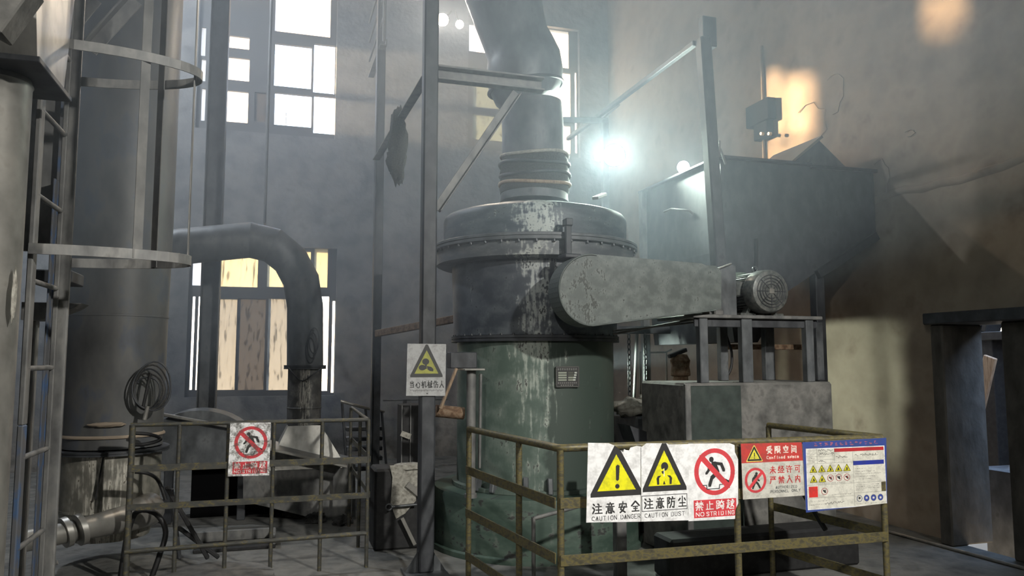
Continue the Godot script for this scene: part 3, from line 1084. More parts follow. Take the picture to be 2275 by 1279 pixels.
	for sx in [-1.0, 1.0]:
		for z in [-5.72, -5.54]:
			st = S()
			bb(st, Vector3(mc.x + sx * 0.08, ty, z - 0.05), Vector3(mc.x + sx * 0.21, ty + 0.025, z + 0.05))
			bx(st, Vector3(mc.x + sx * 0.125, ty + 0.045, z), Vector3(0.03, 0.11, 0.08), Basis(Vector3.BACK, sx * 0.5))
			mk("foot", st, M.motor, m)
	st = S()
	bx(st, Vector3(mc.x - 0.16, mc.y + 0.03, -5.62), Vector3(0.12, 0.13, 0.17), Basis(), 0.012)
	mk("terminal_box", st, M.motor, m)
	st = S()
	var ring2 := []
	for i in 16:
		ring2.append(Vector3(mc.x, mc.y + 0.205, -5.58) + Vector3(0.024 * cos(TAU * i / 16), 0.024 * sin(TAU * i / 16), 0))
	tube(st, ring2, 0.006, 8, false, true)
	mk("eye_bolt", st, M.bolt, m)
	# gearbox between guard and motor
	var g0 := at(1588, 600, -5.5)
	var g1 := at(1640, 690, -5.5)
	var g := thing("gearbox", "squarish grey gearbox between the belt guard and the motor", "gearbox", Vector3((g0.x + g1.x) * 0.5, ty, -5.62))
	st = S()
	slab(st, PackedVector2Array([Vector2(g0.x, ty), Vector2(g1.x, ty), Vector2(g1.x, ty + 0.42), Vector2(g1.x - 0.05, ty + 0.43), Vector2(g0.x, ty + 0.37)]), 0.2, Transform3D(Basis(), Vector3(0, 0, -5.72)))
	mk("body", st, M.grey_paint, g)
	st = S()
	bar(st, Vector3(g0.x - 0.005, ty + 0.375, -5.51), Vector3(g1.x - 0.05, ty + 0.437, -5.51), 0.03, 0.012)
	mk("top_edge", st, M.bright_steel, g)
	st = S()
	bb(st, Vector3(g0.x - 0.05, ty + 0.1, -5.69), Vector3(g0.x + 0.005, ty + 0.3, -5.55))
	mk("bearing_box", st, M.dark_steel, g)
	st = S()
	for j in 2:
		bb(st, Vector3(g0.x - 0.12 + 0.11 * j, ty, -5.68), Vector3(g0.x - 0.03 + 0.11 * j, ty + 0.03 + 0.02 * j, -5.5), 0.01)
	mk("shim", st, M.dust_steel, g)
	# cable from the motor
	st = S()
	tube(st, curve_pts([Vector3(mc.x - 0.13, ty + 0.08, -5.75), Vector3(mc.x - 0.02, ty - 0.08, -6.03), Vector3(mc.x + 0.05, ty - 0.3, -6.04), Vector3(mc.x + 0.03, ty - 0.45, -6.03), Vector3(mc.x - 0.05, ty - 0.56, -6.03)], 24), 0.012, 8)
	solo("motor_cable", st, M.rubber, "black cable looping down behind the stand from the motor", "cable")

# ------------------------------------------------------------------ hopper and what hangs near it
func hopper() -> void:
	var z := -6.1
	var l := at(1600, 352, z)
	var x0 := l.x
	var x1 := 5.69
	var y := l.y
	var ys := at(1930, 515, z).y
	var zb := -7.65
	var o := thing("feed_hopper", "huge dark steel feed hopper with a sloping underside against the right wall", "hopper", Vector3((x0 + x1) * 0.5, 0.0, (z + zb) * 0.5))
	var st := S()
	var e := at(1745, 650, z)
	slab(st, PackedVector2Array([Vector2(x0, y), Vector2(x0, 2.6), Vector2(x0 + 0.1, 1.75), Vector2(x0 + 0.35, 1.75), Vector2(e.x, e.y), Vector2(x1, ys), Vector2(x1, y)]), z - zb, Transform3D(Basis(), Vector3(0, 0, zb)))
	mk("bin", st, M.dark_steel, o)
	st = S()
	bar(st, Vector3(x0 - 0.05, y + 0.01, z + 0.02), Vector3(x0 + 1.0, y + 0.015, z + 0.02), 0.05, 0.03)
	bar(st, Vector3(x0 + 1.0, y - 0.005, z + 0.02), Vector3(x1 + 0.02, y + 0.005, z + 0.02), 0.05, 0.035)
	bar(st, Vector3(x0 - 0.03, y + 0.01, z + 0.02), Vector3(x0 - 0.03, y + 0.01, zb - 0.05), 0.05, 0.03)
	mk("rim", st, M.dark_steel, o)
	st = S()
	bar(st, Vector3(x1 - 0.02, ys - 0.04, z + 0.03), Vector3(e.x + 0.35, e.y + 0.18, z + 0.03), 0.06, 0.08)
	mk("slope_angle", st, M.black, o)
	var lx := at(1829, 800, z).x
	st = S()
	bb(st, Vector3(lx - 0.05, 0, z - 0.1), Vector3(lx + 0.05, at(1829, 605, z).y, z))
	mk("leg", st, M.dark_steel, o, "tall dark front leg beside the concrete block")
	st = S()
	bb(st, Vector3(x0 - 0.06, 0, zb - 0.02), Vector3(x0 + 0.02, y, zb + 0.06))
	mk("leg", st, M.dust_steel, o)
	st = S()
	bar(st, Vector3(lx, at(1760, 771, -6.2).y, -6.18), Vector3(x0, at(1760, 771, -6.2).y, -6.18), 0.04, 0.05)
	mk("cross_rail", st, M.rust, o)
	st = S()
	tube(st, [atx(1476, 470, x0 - 0.01), atx(1492, 464, x0 - 0.07), atx(1530, 467, x0 - 0.04), atx(1540, 475, x0 - 0.005)], 0.012, 8)
	mk("handle", st, M.dust_steel, o)
	st = S()
	bar(st, at(1681, 530, z + 0.02), at(1680, 600, z + 0.02), 0.03, 0.03)
	mk("stiffener", st, M.black, o)
	# gabled cover on top
	var ap := at(1820, 312, -6.3)
	var gl := at(1748, 372, -6.3)
	var gr := at(1900, 378, -6.3)
	st = S()
	slab(st, PackedVector2Array([Vector2(gl.x, y + 0.02), Vector2(gr.x - 0.03, y + 0.02), Vector2(ap.x, ap.y)]), 0.7, Transform3D(Basis(), Vector3(0, 0, -7.0)))
	solo("gabled_cover", st, M.grey_paint, "small gable-shaped steel cover standing on the hopper rim", "cover")
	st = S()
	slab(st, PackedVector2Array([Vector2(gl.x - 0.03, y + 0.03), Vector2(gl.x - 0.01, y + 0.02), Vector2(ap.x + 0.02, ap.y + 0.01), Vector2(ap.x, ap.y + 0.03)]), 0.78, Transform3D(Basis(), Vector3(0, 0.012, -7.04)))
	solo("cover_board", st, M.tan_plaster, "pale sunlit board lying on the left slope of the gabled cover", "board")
	# tall leaning post with its bracket and beam
	var pb := at(1604, 690, -5.8)
	pb.y = at(1545, 697, -5.38).y
	var ptop := at(1562, 85, -5.8)
	var p := thing("leaning_post", "tall leaning square steel post rising from the motor stand", "post", pb)
	st = S()
	bar(st, pb, ptop, 0.11, 0.11, Vector3.BACK, 0.012)
	mk("shaft", st, M.dark_steel, p)
	st = S()
	bb(st, at(1563, 100, -5.9), at(1592, 38, -5.9) + Vector3(0, 0, -0.08))
	mk("head_bracket", st, M.dark_steel, p)
	st = S()
	bar(st, ptop + Vector3(-0.05, -0.03, -0.05), ptop + Vector3(-0.05, -0.03, -3.2), 0.05, 0.05)
	mk("tie_beam", st, M.dark_steel, p)
	st = S()
	bar(st, at(1598, 350, -5.86), at(1598, 312, -5.86), 0.02, 0.02)
	bar(st, at(1600, 330, -5.86), at(1612, 365, -5.86), 0.02, 0.02)
	mk("hook_plate", st, M.dust_steel, p)
	# box on the wall with its conduit
	var w := WALL_X - 0.02
	var bo := thing("wall_box", "dark T-shaped junction box on the sunlit right wall", "box", atx(1700, 300, WALL_X))
	st = S()
	var q0 := atx(1671, 242, w)
	var q1 := atx(1722, 264, w)
	bb(st, Vector3(w - 0.1, q1.y, q0.z), Vector3(WALL_X, q0.y, q1.z))
	q0 = atx(1685, 262, w)
	q1 = atx(1716, 302, w)
	bb(st, Vector3(w - 0.08, q1.y, q0.z), Vector3(WALL_X, q0.y, q1.z))
	mk("case", st, M.pitch, bo)
	for e2 in [[1693, 297], [1710, 297]]:
		st = S()
		lathe(st, [Vector2(0, -0.02), Vector2(0.022, -0.02), Vector2(0.022, 0.02), Vector2(0, 0.025)], 8, Transform3D(Basis(Vector3.BACK, PI / 2), atx(e2[0], e2[1], w - 0.12)))
		mk("gland", st, M.bright_steel, bo)
	st = S()
	var k0 := atx(1699, 100, WALL_X)
	var k1 := atx(1699, 240, WALL_X)
	tube(st, [Vector3(w, k0.y, k1.z), Vector3(w, k1.y, k1.z)], 0.02, 8)
	solo("wall_conduit", st, M.tan_plaster, "thin conduit running up the right wall above the junction box", "conduit")
	st = S()
	k0 = atx(1699, 302, WALL_X)
	k1 = atx(1700, 350, WALL_X)
	tube(st, [Vector3(w, k0.y, k0.z), Vector3(w, k1.y - 0.6, k0.z)], 0.02, 8)
	solo("wall_conduit", st, M.tan_plaster, "thin conduit dropping from the junction box behind the hopper", "conduit")
	# plaster scars on the sunlit wall
	var n := 0
	for e3 in [[1855, 205, 0.16, 0.22], [1802, 280, 0.3, 0.26], [1958, 400, 0.12, 0.22], [2022, 296, 0.07, 0.03]]:
		st = S()
		var cc := atx(e3[0], e3[1], WALL_X)
		var rng := RandomNumberGenerator.new()
		rng.seed = 20 + n
		var pl := []
		for i in 14:
			var a := TAU * i / 14.0
			var r := rng.randf_range(0.75, 1.1)
			pl.append(cc + Vector3(-0.006 - 0.01 * rng.randf(), e3[3] * r * sin(a), -e3[2] * r * cos(a)))
		tube(st, pl.slice(2, 12), 0.005, 5)
		var names := ["ring of cracked plaster right of the sunlit patch", "arched plaster crack above the gabled cover", "cracked plaster at the hopper's right corner", "small chipped plaster scar in the middle of the upper wall"]
		solo("plaster_crack", st, M.tan_plaster, names[n], "crack")
		n += 1

# ------------------------------------------------------------------ duct above the mill
func upper_duct() -> void:
	var z := MZ
	var o := thing("mill_duct", "great dark round duct rising from the mill with a bulging collar", "duct", Vector3(MX, 3.0, MZ))
	var k := 6.93 / F
	var cs := []
	var rs := []
	for e in [[1187, 450, 78], [1187, 430, 76], [1186, 350, 73], [1184, 290, 71], [1180, 232, 70]]:
		cs.append(at(e[0], e[1], z)); rs.append(e[2] * k)
	var st := S()
	tube(st, cs, rs, 36)
	mk("lower_pipe", st, M.grey_paint, o)
	cs = []; rs = []
	for e in [[1176, 226, 66], [1172, 214, 76], [1167, 190, 85], [1166, 160, 88], [1163, 132, 86], [1155, 108, 80], [1146, 88, 77], [1134, 50, 80], [1121, 0, 86], [1104, -60, 92], [1060, -220, 106], [1010, -400, 120]]:
		cs.append(at(e[0], e[1], z)); rs.append(e[2] * k)
	st = S()
	tube(st, cs, rs, 40)
	mk("upper_pipe", st, M.grey_paint, o)
	st = S()
	var ring := []
	var cc := at(1168, 196, z)
	for i in 40:
		var a := TAU * i / 40
		ring.append(cc + Vector3(85 * k * cos(a), 0.06 * cos(a), 85 * k * sin(a)))
	tube(st, ring, 0.016, 8, false, true)
	mk("collar_ring", st, M.dark_steel, o)
	# fabric sleeve tied on with bands
	cs = []; rs = []
	for e in [[1187, 432, 77], [1187, 424, 80], [1188, 414, 77], [1188, 404, 80], [1188, 392, 76], [1187, 384, 80], [1187, 374, 76], [1187, 366, 79], [1186, 354, 75]]:
		cs.append(at(e[0], e[1], z)); rs.append(e[2] * k)
	st = S()
	tube(st, cs, rs, 36)
	mk("sleeve", st, M.rag, o, "grimy fabric sleeve tied round the pipe")
	for e in [[1187, 372, 79, M.dark_steel], [1187, 352, 76, M.sack], [1188, 396, 79, M.dark_steel], [1188, 416, 80, M.wood]]:
		st = S()
		ring = []
		cc = at(e[0], e[1], z)
		for i in 36:
			var a := TAU * i / 36
			ring.append(cc + Vector3(e[2] * k * cos(a), 0.02 * sin(a * 2.0 + e[1]), e[2] * k * sin(a)))
		tube(st, ring, 0.017, 8, false, true)
		mk("tie_band", st, e[3], o)
	st = S()
	bar(st, at(1322, 440, -6.3), at(1342, 432, -6.5), 0.06, 0.03)
	solo("drum_bracket", st, M.dust_steel, "small steel plate on the right shoulder of the upper drum", "plate")
	# post behind the drum that carries the floodlight
	var p := thing("lamp_post", "thin steel post behind the mill drum carrying the largest floodlight", "post", Vector3(at(1343, 500, -7.7).x, 0, -7.7))
	st = S()
	var tp := at(1343, 268, -7.7)
	bb(st, Vector3(tp.x - 0.035, 0, -7.735), Vector3(tp.x + 0.035, tp.y, -7.665))
	mk("shaft", st, M.grey_paint, p)
	st = S()
	bar(st, at(1250, 266, -7.7), at(1350, 268, -7.7), 0.05, 0.06)
	mk("arm", st, M.grey_paint, p)
	st = S()
	bar(st, at(1330, 272, -7.72), at(1377, 232, -7.72), 0.02, 0.02)
	mk("stay", st, M.dust_steel, p)

# ------------------------------------------------------------------ columns and braces
func columns() -> void:
	var x := 1.11
	var z := -5.78
	var o := thing("steel_column", "tall square steel column in front, carrying the machinery hazard sign", "column", Vector3(x, 0, z))
	var st := S()
	bb(st, Vector3(x - 0.057, 0.02, z - 0.057), Vector3(x + 0.057, TOP, z + 0.057), 0.012)
	mk("shaft", st, M.dark_steel, o)
	st = S()
	bb(st, Vector3(x - 0.16, 0, z - 0.16), Vector3(x + 0.16, 0.02, z + 0.16))
	mk("base_plate", st, M.grey_paint, o)
	for s in [-1.0, 1.0]:
		st = S()
		slab(st, PackedVector2Array([Vector2(s * 0.055, 0.02), Vector2(s * 0.15, 0.02), Vector2(s * 0.14, 0.04), Vector2(s * 0.055, 0.17)]), 0.012, Transform3D(Basis(), Vector3(x, 0, z - 0.006)))
		mk("gusset", st, M.grey_paint, o)
	var y := 3.86
	st = S()
	for e in [0.05, -0.05]:
		bb(st, Vector3(x + 0.06, y + e - 0.008, z - 0.05), Vector3(2.06, y + e + 0.008, z + 0.04), 0.003)
	bb(st, Vector3(x + 0.06, y - 0.05, z - 0.05), Vector3(2.06, y + 0.05, z - 0.035), 0.003)
	mk("bracket_arm", st, M.dust_steel, o, "channel arm reaching right to the mill duct")
	st = S()
	angle_bar(st, Vector3(x + 0.06, 2.76, z + 0.02), at(1150, 203, z + 0.02), 0.07, 0.01, Vector3.BACK)
	mk("brace", st, M.dust_steel, o, "slanting brace below the channel arm")
	# back column
	var bxx := at(838, 700, -8.6)
	var b := thing("back_column", "thin dark steel column further back, left of the square column", "column", Vector3(bxx.x, 0, -8.6))
	st = S()
	bb(st, Vector3(bxx.x - 0.055, 0, -8.66), Vector3(bxx.x + 0.055, TOP, -8.64))
	bb(st, Vector3(bxx.x - 0.055, 0, -8.64), Vector3(bxx.x - 0.04, TOP, -8.54))
	mk("shaft", st, M.dark_steel, b)
	st = S()
	var h := at(838, 352, -8.6).y
	angle_bar(st, Vector3(x - 0.02, h, z - 0.06), Vector3(bxx.x - 0.05, h, -8.53), 0.08, 0.01)
	solo("tie_beam", st, M.dust_steel, "pale steel beam joining the two columns high up, with a rag on it", "beam")
	st = S()
	angle_bar(st, at(852, 92, -8.4), at(824, 166, -10.2), 0.08, 0.01)
	solo("tie_beam", st, M.dust_steel, "short sunlit beam end at the top beside the window glare", "beam")
	st = S()
	tube(st, [at(852, 92, -8.4), Vector3(at(852, 92, -8.4).x, TOP, -8.4)], 0.014, 8)
	for k in 3:
		var s1 := at(852, 40 - 48 * k, -8.4)
		tube(st, [s1, s1 + Vector3(-0.02, -0.05, -1.2)], 0.012, 6)
	solo("hanger_rod", st, M.dust_steel, "thin hanger rod with crossbars at the top of the back column", "rod")
	st = S()
	bar(st, at(836, 741, -8.5), at(1012, 708, -7.3), 0.05, 0.075)
	solo("rusty_beam", st, M.rust, "rusty brown beam behind the square column above the sign", "beam")
	# the rag
	st = S()
	var rc := at(888, 318, -6.95)
	blob(st, rc + Vector3(-0.02, -0.02, 0), Vector3(0.085, 0.34, 0.07), 0.5, 61)
	blob(st, rc + Vector3(-0.05, -0.18, 0.02), Vector3(0.07, 0.13, 0.06), 0.5, 62)
	blob(st, rc + Vector3(0.02, -0.3, 0.0), Vector3(0.025, 0.09, 0.025), 0.5, 63)
	solo("hanging_rag", st, M.rag, "grey rag hanging in a bunch from the beam between the columns", "rag")

# ------------------------------------------------------------------ pipes, ladder, tower and fan on the left
func left_plant() -> void:
	# pipe at the left edge with its plate and bin
	var o := thing("feed_pipe", "shiny pale steel pipe at the left edge below a bin", "pipe", Vector3(-1.155, 0, -3.6))
	var st := S()
	lathe(st, [Vector2(0, 0), Vector2(0.135, 0), Vector2(0.135, 2.74), Vector2(0.14, 2.75), Vector2(0.13, 2.775), Vector2(0, 2.775)], 36, Transform3D(Basis(), Vector3(-1.155, 0, -3.6)))
	mk("tube", st, M.bright_steel, o)
	st = S()
	blob(st, at(31, 655, -3.52) + Vector3(0, 0, 0), Vector3(0.008, 0.1, 0.02), 0.6, 71)
	mk("weld_bead", st, M.sack, o)
	st = S()
	bb(st, Vector3(-1.36, 2.775, -3.86), Vector3(-0.93, 2.8, -3.36), 0.003)
	mk("flange_plate", st, M.dark_steel, o)
	st = S()
	frustum(st, Vector3(-1.3, 2.8, -3.8), Vector3(-0.95, 2.8, -3.4), Vector3(-1.6, 3.55, -3.95), Vector3(-0.95, 3.55, -3.2))
	mk("bin_cone", st, M.bright_steel, o)
	st = S()
	bar(st, at(-35, 62, -3.1), at(42, -42, -3.1), 0.16, 0.13, Vector3.BACK)
	solo("chute_edge", st, M.concrete, "pale steel chute edge cutting across the top left corner", "chute")
	# caged ladder: its rungs run along z
	var lx := -1.09
	var l := thing("caged_ladder", "tall grey steel ladder with safety cage hoops and worn blue paint", "ladder", Vector3(lx, 0, -4.2))
	st = S()
	bb(st, Vector3(lx - 0.012, 1.3, -4.03), Vector3(lx + 0.012, 5.2, -3.965))
	mk("rail", st, M.dust_steel, l)
	st = S()
	bb(st, Vector3(lx - 0.012, 0, -4.03), Vector3(lx + 0.012, 1.3, -3.965))
	mk("rail_foot", st, M.blue_steel, l, "blue painted foot of the near rail")
	st = S()
	bb(st, Vector3(lx - 0.012, 0, -4.44), Vector3(lx + 0.012, 5.2, -4.42))
	bb(st, Vector3(lx - 0.012, 0, -4.47), Vector3(lx + 0.055, 5.2, -4.44))
	mk("rail", st, M.dust_steel, l)
	for i in 13:
		st = S()
		tube(st, [Vector3(lx, 0.34 + 0.405 * i, -4.0), Vector3(lx, 0.34 + 0.405 * i, -4.44)], 0.013, 10)
		mk("rung", st, M.dust_steel, l)
	var hoop := func(y: float, yaw: float) -> void:
		var hs := S()
		var pts := []
		for i in 25:
			var a := PI * i / 24.0
			pts.append(Vector3(lx + 0.66 * sin(a) + yaw * sin(a), y, -4.2 + 0.27 * cos(a)))
		for i in 24:
			var mid: Vector3 = (pts[i] + pts[i + 1]) * 0.5
			var out := Vector3(mid.x - lx - 0.2, 0, mid.z + 4.2).normalized()
			bar(hs, pts[i], pts[i + 1] + (pts[i + 1] - pts[i]) * 0.05, 0.006, 0.05)
		mk("hoop", hs, M.dust_steel, l)
	hoop.call(2.1, 0.0)
	hoop.call(3.08, 0.02)
	hoop.call(4.05, 0.0)
	for a in [0.75, 1.57, 2.35]:
		st = S()
		var ps := Vector3(lx + 0.645 * sin(a), 0, -4.2 + 0.265 * cos(a))
		bar(st, ps + Vector3(0, 2.08, 0), ps + Vector3(0, 5.1, 0), 0.05, 0.006, Vector3(sin(a), 0, cos(a)))
		mk("cage_strap", st, M.dust_steel, l)
	# blue flecked channel behind the ladder
	st = S()
	var cp := at(122, 700, -4.75)
	bb(st, Vector3(cp.x - 0.04, 0, -4.8), Vector3(cp.x + 0.04, 2.6, -4.79))
	bb(st, Vector3(cp.x - 0.04, 0, -4.79), Vector3(cp.x - 0.03, 2.6, -4.73))
	bb(st, Vector3(cp.x - 0.04, 2.6, -4.8), Vector3(cp.x + 0.04, 4.3, -4.79))
	solo("channel_post", st, M.blue_steel, "steel channel with worn blue paint right behind the ladder", "post")
	st = S()
	angle_bar(st, at(300, -5, -5.2), at(196, 108, -5.2), 0.09, 0.012, Vector3.BACK)
	solo("platform_brace", st, M.dust_steel, "longer grey brace slanting down at the upper left", "brace")
	st = S()
	angle_bar(st, at(212, -5, -5.2), at(156, 62, -5.2), 0.07, 0.012, Vector3.BACK)
	solo("platform_brace", st, M.dust_steel, "shorter grey brace slanting down next to the ladder top", "brace")
	st = S()
	var s0 := at(10, 600, -4.86)
	var s1 := at(150, 600, -4.86)
	bb(st, Vector3(s0.x, 2.2, -4.86), Vector3(s1.x, 4.3, -4.84), 0.002)
	solo("sheet_panel", st, M.dust_steel, "flat grey sheet steel panel behind the ladder", "panel")
	# small shelf and box between pipe and ladder
	st = S()
	bb(st, at(60, 625, -5.0), at(160, 600, -5.0) + Vector3(0, 0, -0.3))
	solo("wall_bracket", st, M.dark_steel, "dark steel box bracket behind the ladder at hand height", "bracket")
	st = S()
	slab(st, PackedVector2Array([Vector2(0, 0), Vector2(0.3, 0), Vector2(0.26, -0.03), Vector2(0.1, -0.1), Vector2(0, -0.1)]), 0.2, Transform3D(Basis(), at(72, 676, -5.1)))
	bb(st, Vector3(at(72, 676, -5.1).x, 0, -5.08), Vector3(at(72, 676, -5.1).x + 0.05, at(72, 676, -5.1).y - 0.05, -5.0))
	solo("wedge_plate", st, M.dust_steel, "pale wedge plate sticking out behind the ladder", "plate")
	# the tower
	var tx := -1.24
	var tz := -6.9
	var t := thing("dust_tower", "big round dust grey steel tower with a flange low down", "tower", Vector3(tx, 0, tz))
	var xf := Transform3D(Basis(), Vector3(tx, 0, tz))
	st = S()
	lathe(st, [Vector2(0.37, 0.905), Vector2(0.375, 1.93), Vector2(0.38, 1.932), Vector2(0.38, 1.945), Vector2(0.376, 1.947), Vector2(0.385, 2.7), Vector2(0.39, 5.0), Vector2(0.39, TOP - 0.01)], 56, xf)
	mk("shell", st, tower_mat(), t)
	st = S()
	lathe(st, [Vector2(0.36, 0.86), Vector2(0.425, 0.86), Vector2(0.425, 0.872), Vector2(0.418, 0.874), Vector2(0.418, 0.878), Vector2(0.425, 0.88), Vector2(0.425, 0.893), Vector2(0.365, 0.895)], 56, xf)
	mk("flange", st, M.dark_steel, t)
	st = S()
	lathe(st, [Vector2(0.0, 0.2), Vector2(0.3, 0.2), Vector2(0.36, 0.42), Vector2(0.372, 0.425), Vector2(0.372, 0.44), Vector2(0.366, 0.442), Vector2(0.37, 0.86)], 56, xf)
	var lt := drum_tex(1024, 256, [c(112, 110, 102), c(146, 142, 132)], c(205, 200, 188), c(80, 74, 64), 72, 0.245, 0.1, 0.7, 0.06)
	mk("base_section", st, drum_mat(lt, 0.45, 0.25), t, "scuffed paler section below the flange")
	st = S()
	bar(st, at(232, 1002, -6.5), at(212, 1110, -6.49), 0.012, 0.012)
	mk("drip_rod", st, M.black, t)
	st = S()
	lathe(st, [Vector2(0.374, 0.985), Vector2(0.388, 0.99), Vector2(0.388, 1.0), Vector2(0.374, 1.012)], 56, xf)
	mk("dust_ledge", st, M.tan_plaster, t)
	st = S()
	blob(st, at(235, 943, -6.52), Vector3(0.13, 0.018, 0.03), 0.5, 73)
	mk("dust_heap", st, M.tan_plaster, t)
	# slanting pipe with a coupling at the foot of the tower
	var p := thing("slanting_pipe", "pale steel pipe with a flanged coupling running into the foot of the tower", "pipe", at(215, 1185, -6.3))
	st = S()
	tube(st, [at(40, 1205, -5.9), at(160, 1180, -6.1), at(285, 1150, -6.4), at(330, 1130, -6.7)], [0.07, 0.072, 0.1, 0.13], 24)
	mk("tube", st, M.bright_steel, p)
	for e in [[140, 1184, 0.105], [172, 1178, 0.11]]:
		st = S()
		var a := at(e[0], e[1], -6.07)
		tube(st, [a, a + Vector3(0.03, 0.008, -0.02)], e[2], 28)
		mk("coupling", st, M.bright_steel, p)
	st = S()
	tube(st, [at(85, 1265, -5.5), at(128, 1248, -5.5)], [0.014, 0.014], 12)
	bar(st, at(88, 1264, -5.5), Vector3(at(88, 1264, -5.5).x, 0, -5.5), 0.02, 0.02)
	solo("pipe_stub", st, M.dust_steel, "short thin pipe stub pointing right at the ladder foot", "pipe")
	# coil hung on the tower
	var hc := at(327, 872, -6.5)
	var h := thing("hose_coil", "tangled coil of wire and hose hung on the tower's right side", "coil", hc)
	for k in 5:
		st = S()
		var pts := []
		for i in 28:
			var a := TAU * i / 28
			var rr := 0.1 + 0.012 * k + 0.006 * sin(a * 3.0 + k)
			pts.append(hc + Vector3(rr * cos(a) * 0.9 + 0.01 * k, rr * 1.25 * sin(a) + 0.012 * k, 0.02 * k * 0.5 + 0.02 * sin(a + k)))
		tube(st, pts, 0.007, 6, false, true)
		mk("turn", st, M.rag if k % 2 else M.dark_steel, h)
	st = S()
	tube(st, [hc + Vector3(0.02, 0.15, 0.03), hc + Vector3(-0.02, -0.12, 0.04)], 0.012, 8)
	mk("hanger", st, M.black, h)
	st = S()
	tube(st, [at(328, 902, -6.44), at(321, 932, -6.44)], 0.016, 10)
	mk("spout", st, M.bright_steel, h)
	# bent duct
	var d := thing("bent_duct", "grey duct that arches over from the tower and drops to the fan", "duct", Vector3(0.3, 0.9, -8.3))
	var cs := []
	for e in [[330, 556], [400, 548], [480, 540], [556, 533], [606, 545], [645, 577], [669, 622], [678, 680], [678, 812]]:
		cs.append(at(e[0], e[1], -8.3))
	# sheet metal segments mitred to one another
	for i in cs.size() - 1:
		st = S()
		gore(st, cs, i, 0.185)
		mk("duct_segment", st, M.grey_paint, d)
	st = S()
	lathe(st, [Vector2(0.18, -0.02), Vector2(0.215, -0.02), Vector2(0.215, -0.002), Vector2(0.21, 0), Vector2(0.215, 0.002), Vector2(0.215, 0.02), Vector2(0.18, 0.02)], 36, Transform3D(Basis(), at(678, 815, -8.3)))
	mk("flange", st, M.dark_steel, d)
	st = S()
	var f0 := at(678, 815, -8.3)
	var y2 := at(677, 942, -8.3).y
	var ym := at(677, 905, -8.3).y
	lathe(st, [Vector2(0.17, y2), Vector2(0.172, ym - 0.01), Vector2(0.178, ym), Vector2(0.172, ym + 0.01), Vector2(0.172, f0.y)], 36, Transform3D(Basis(), Vector3(f0.x, 0, f0.z)))
	var dt := drum_tex(768, 384, [c(70, 70, 70), c(100, 99, 97)], c(176, 172, 162), c(50, 48, 46), 74, 0.25, 0.07, 0.8, 0.1)
	mk("outlet_pipe", st, drum_mat(dt, 0.5, 0.15), d, "streaked pipe below the flange")
	st = S()
	for k in 3:
		var pts := []
		for i in 22:
			var a := TAU * i / 22
			pts.append(at(690, 778, -8.1) + Vector3(0.05 * cos(a) + 0.015 * k, 0.13 * sin(a) + 0.05 * k, 0.02 * k))
		tube(st, pts, 0.006, 6, false, true)
	tube(st, curve_pts([at(640, 815, -8.08), at(668, 845, -8.08), at(690, 835, -8.08), at(722, 812, -8.1)], 16), 0.006, 6)
	mk("wire_loops", st, M.dark_steel, d)
	# fan housing under the duct
	var g := thing("fan_housing", "large dusty steel fan housing with a slanted top under the bent duct", "fan", Vector3(0.1, 0, -8.4))
	st = S()
	frustum(st, Vector3(f0.x - 0.36, y2 - 0.42, -8.62), Vector3(f0.x + 0.42, y2 - 0.42, -8.0), Vector3(f0.x - 0.16, y2 + 0.0, -8.46), Vector3(f0.x + 0.165, y2 + 0.0, -8.13), false)
	mk("transition", st, M.bright_steel, g, "flared pale transition below the duct")
	st = S()
	bar(st, at(585, 985, -8.0), at(765, 1026, -8.0), 0.75, 0.025)
	mk("top_flange", st, M.bright_steel, g)
	st = S()
	var bp := PackedVector2Array()
	for e in [[540, 985], [640, 1000], [790, 1032], [790, 1150], [745, 1160], [690, 1150], [600, 1128], [540, 1115]]:
		var v := at(e[0], e[1], -8.0)
		bp.append(Vector2(v.x, v.y))
	slab(st, bp, 0.7, Transform3D(Basis(), Vector3(0, 0, -8.72)))
	mk("casing", st, M.dust_steel, g)
	st = S()
	bp = PackedVector2Array()
	var sc := at(430, 1075, -8.3)
	var yb := at(430, 1042, -8.25).y
	for i in 30:
		var a := deg_to_rad(200.0 - 235.0 * i / 29.0)
		var r := 0.62 + 0.1 * i / 29.0
		bp.append(Vector2(sc.x + r * cos(a), max(sc.y + 0.06 + r * sin(a), yb)))
	slab(st, bp, 0.5, Transform3D(Basis(), Vector3(0, 0, -8.75)), true)
	mk("scroll", st, M.grey_paint, g)
	st = S()
	bb(st, Vector3(at(425, 1042, -8.4).x, 0.0, -8.7), Vector3(at(700, 1042, -8.4).x, yb, -8.45))  # black block added to stand for the shade under the fan
	mk("shade_block", st, M.pitch, g)
	for px in [372, 536, 700, 780]:
		st = S()
		var fx := at(px, 1100, -8.2).x
		bb(st, Vector3(fx - 0.04, 0, -8.3), Vector3(fx + 0.04, yb - (0.0 if px < 540 else 0.1), -8.2))
		mk("foot", st, M.dark_steel, g)
	st = S()
	bar(st, at(360, 920, -8.2), at(512, 948, -8.2), 0.05, 0.03)
	mk("edge_angle", st, M.bright_steel, g)
	# posts in front of the windows
	var wp := at(466, 700, -9.2)
	st = S()
	bb(st, Vector3(wp.x - 0.1, 0, -9.3), Vector3(wp.x + 0.1, TOP, -9.285))
	bb(st, Vector3(wp.x - 0.1, 0, -9.285), Vector3(wp.x - 0.088, TOP, -9.1))
	bb(st, Vector3(wp.x + 0.088, 0, -9.285), Vector3(wp.x + 0.1, TOP, -9.1))
	solo("channel_column", st, M.grey_paint, "wide steel channel column in front of the left windows", "column")
	wp = at(597, 200, -10.5)
	st = S()
	tube(st, [Vector3(wp.x, 3.4, -10.5), Vector3(wp.x, TOP, -10.5)], 0.02, 8)
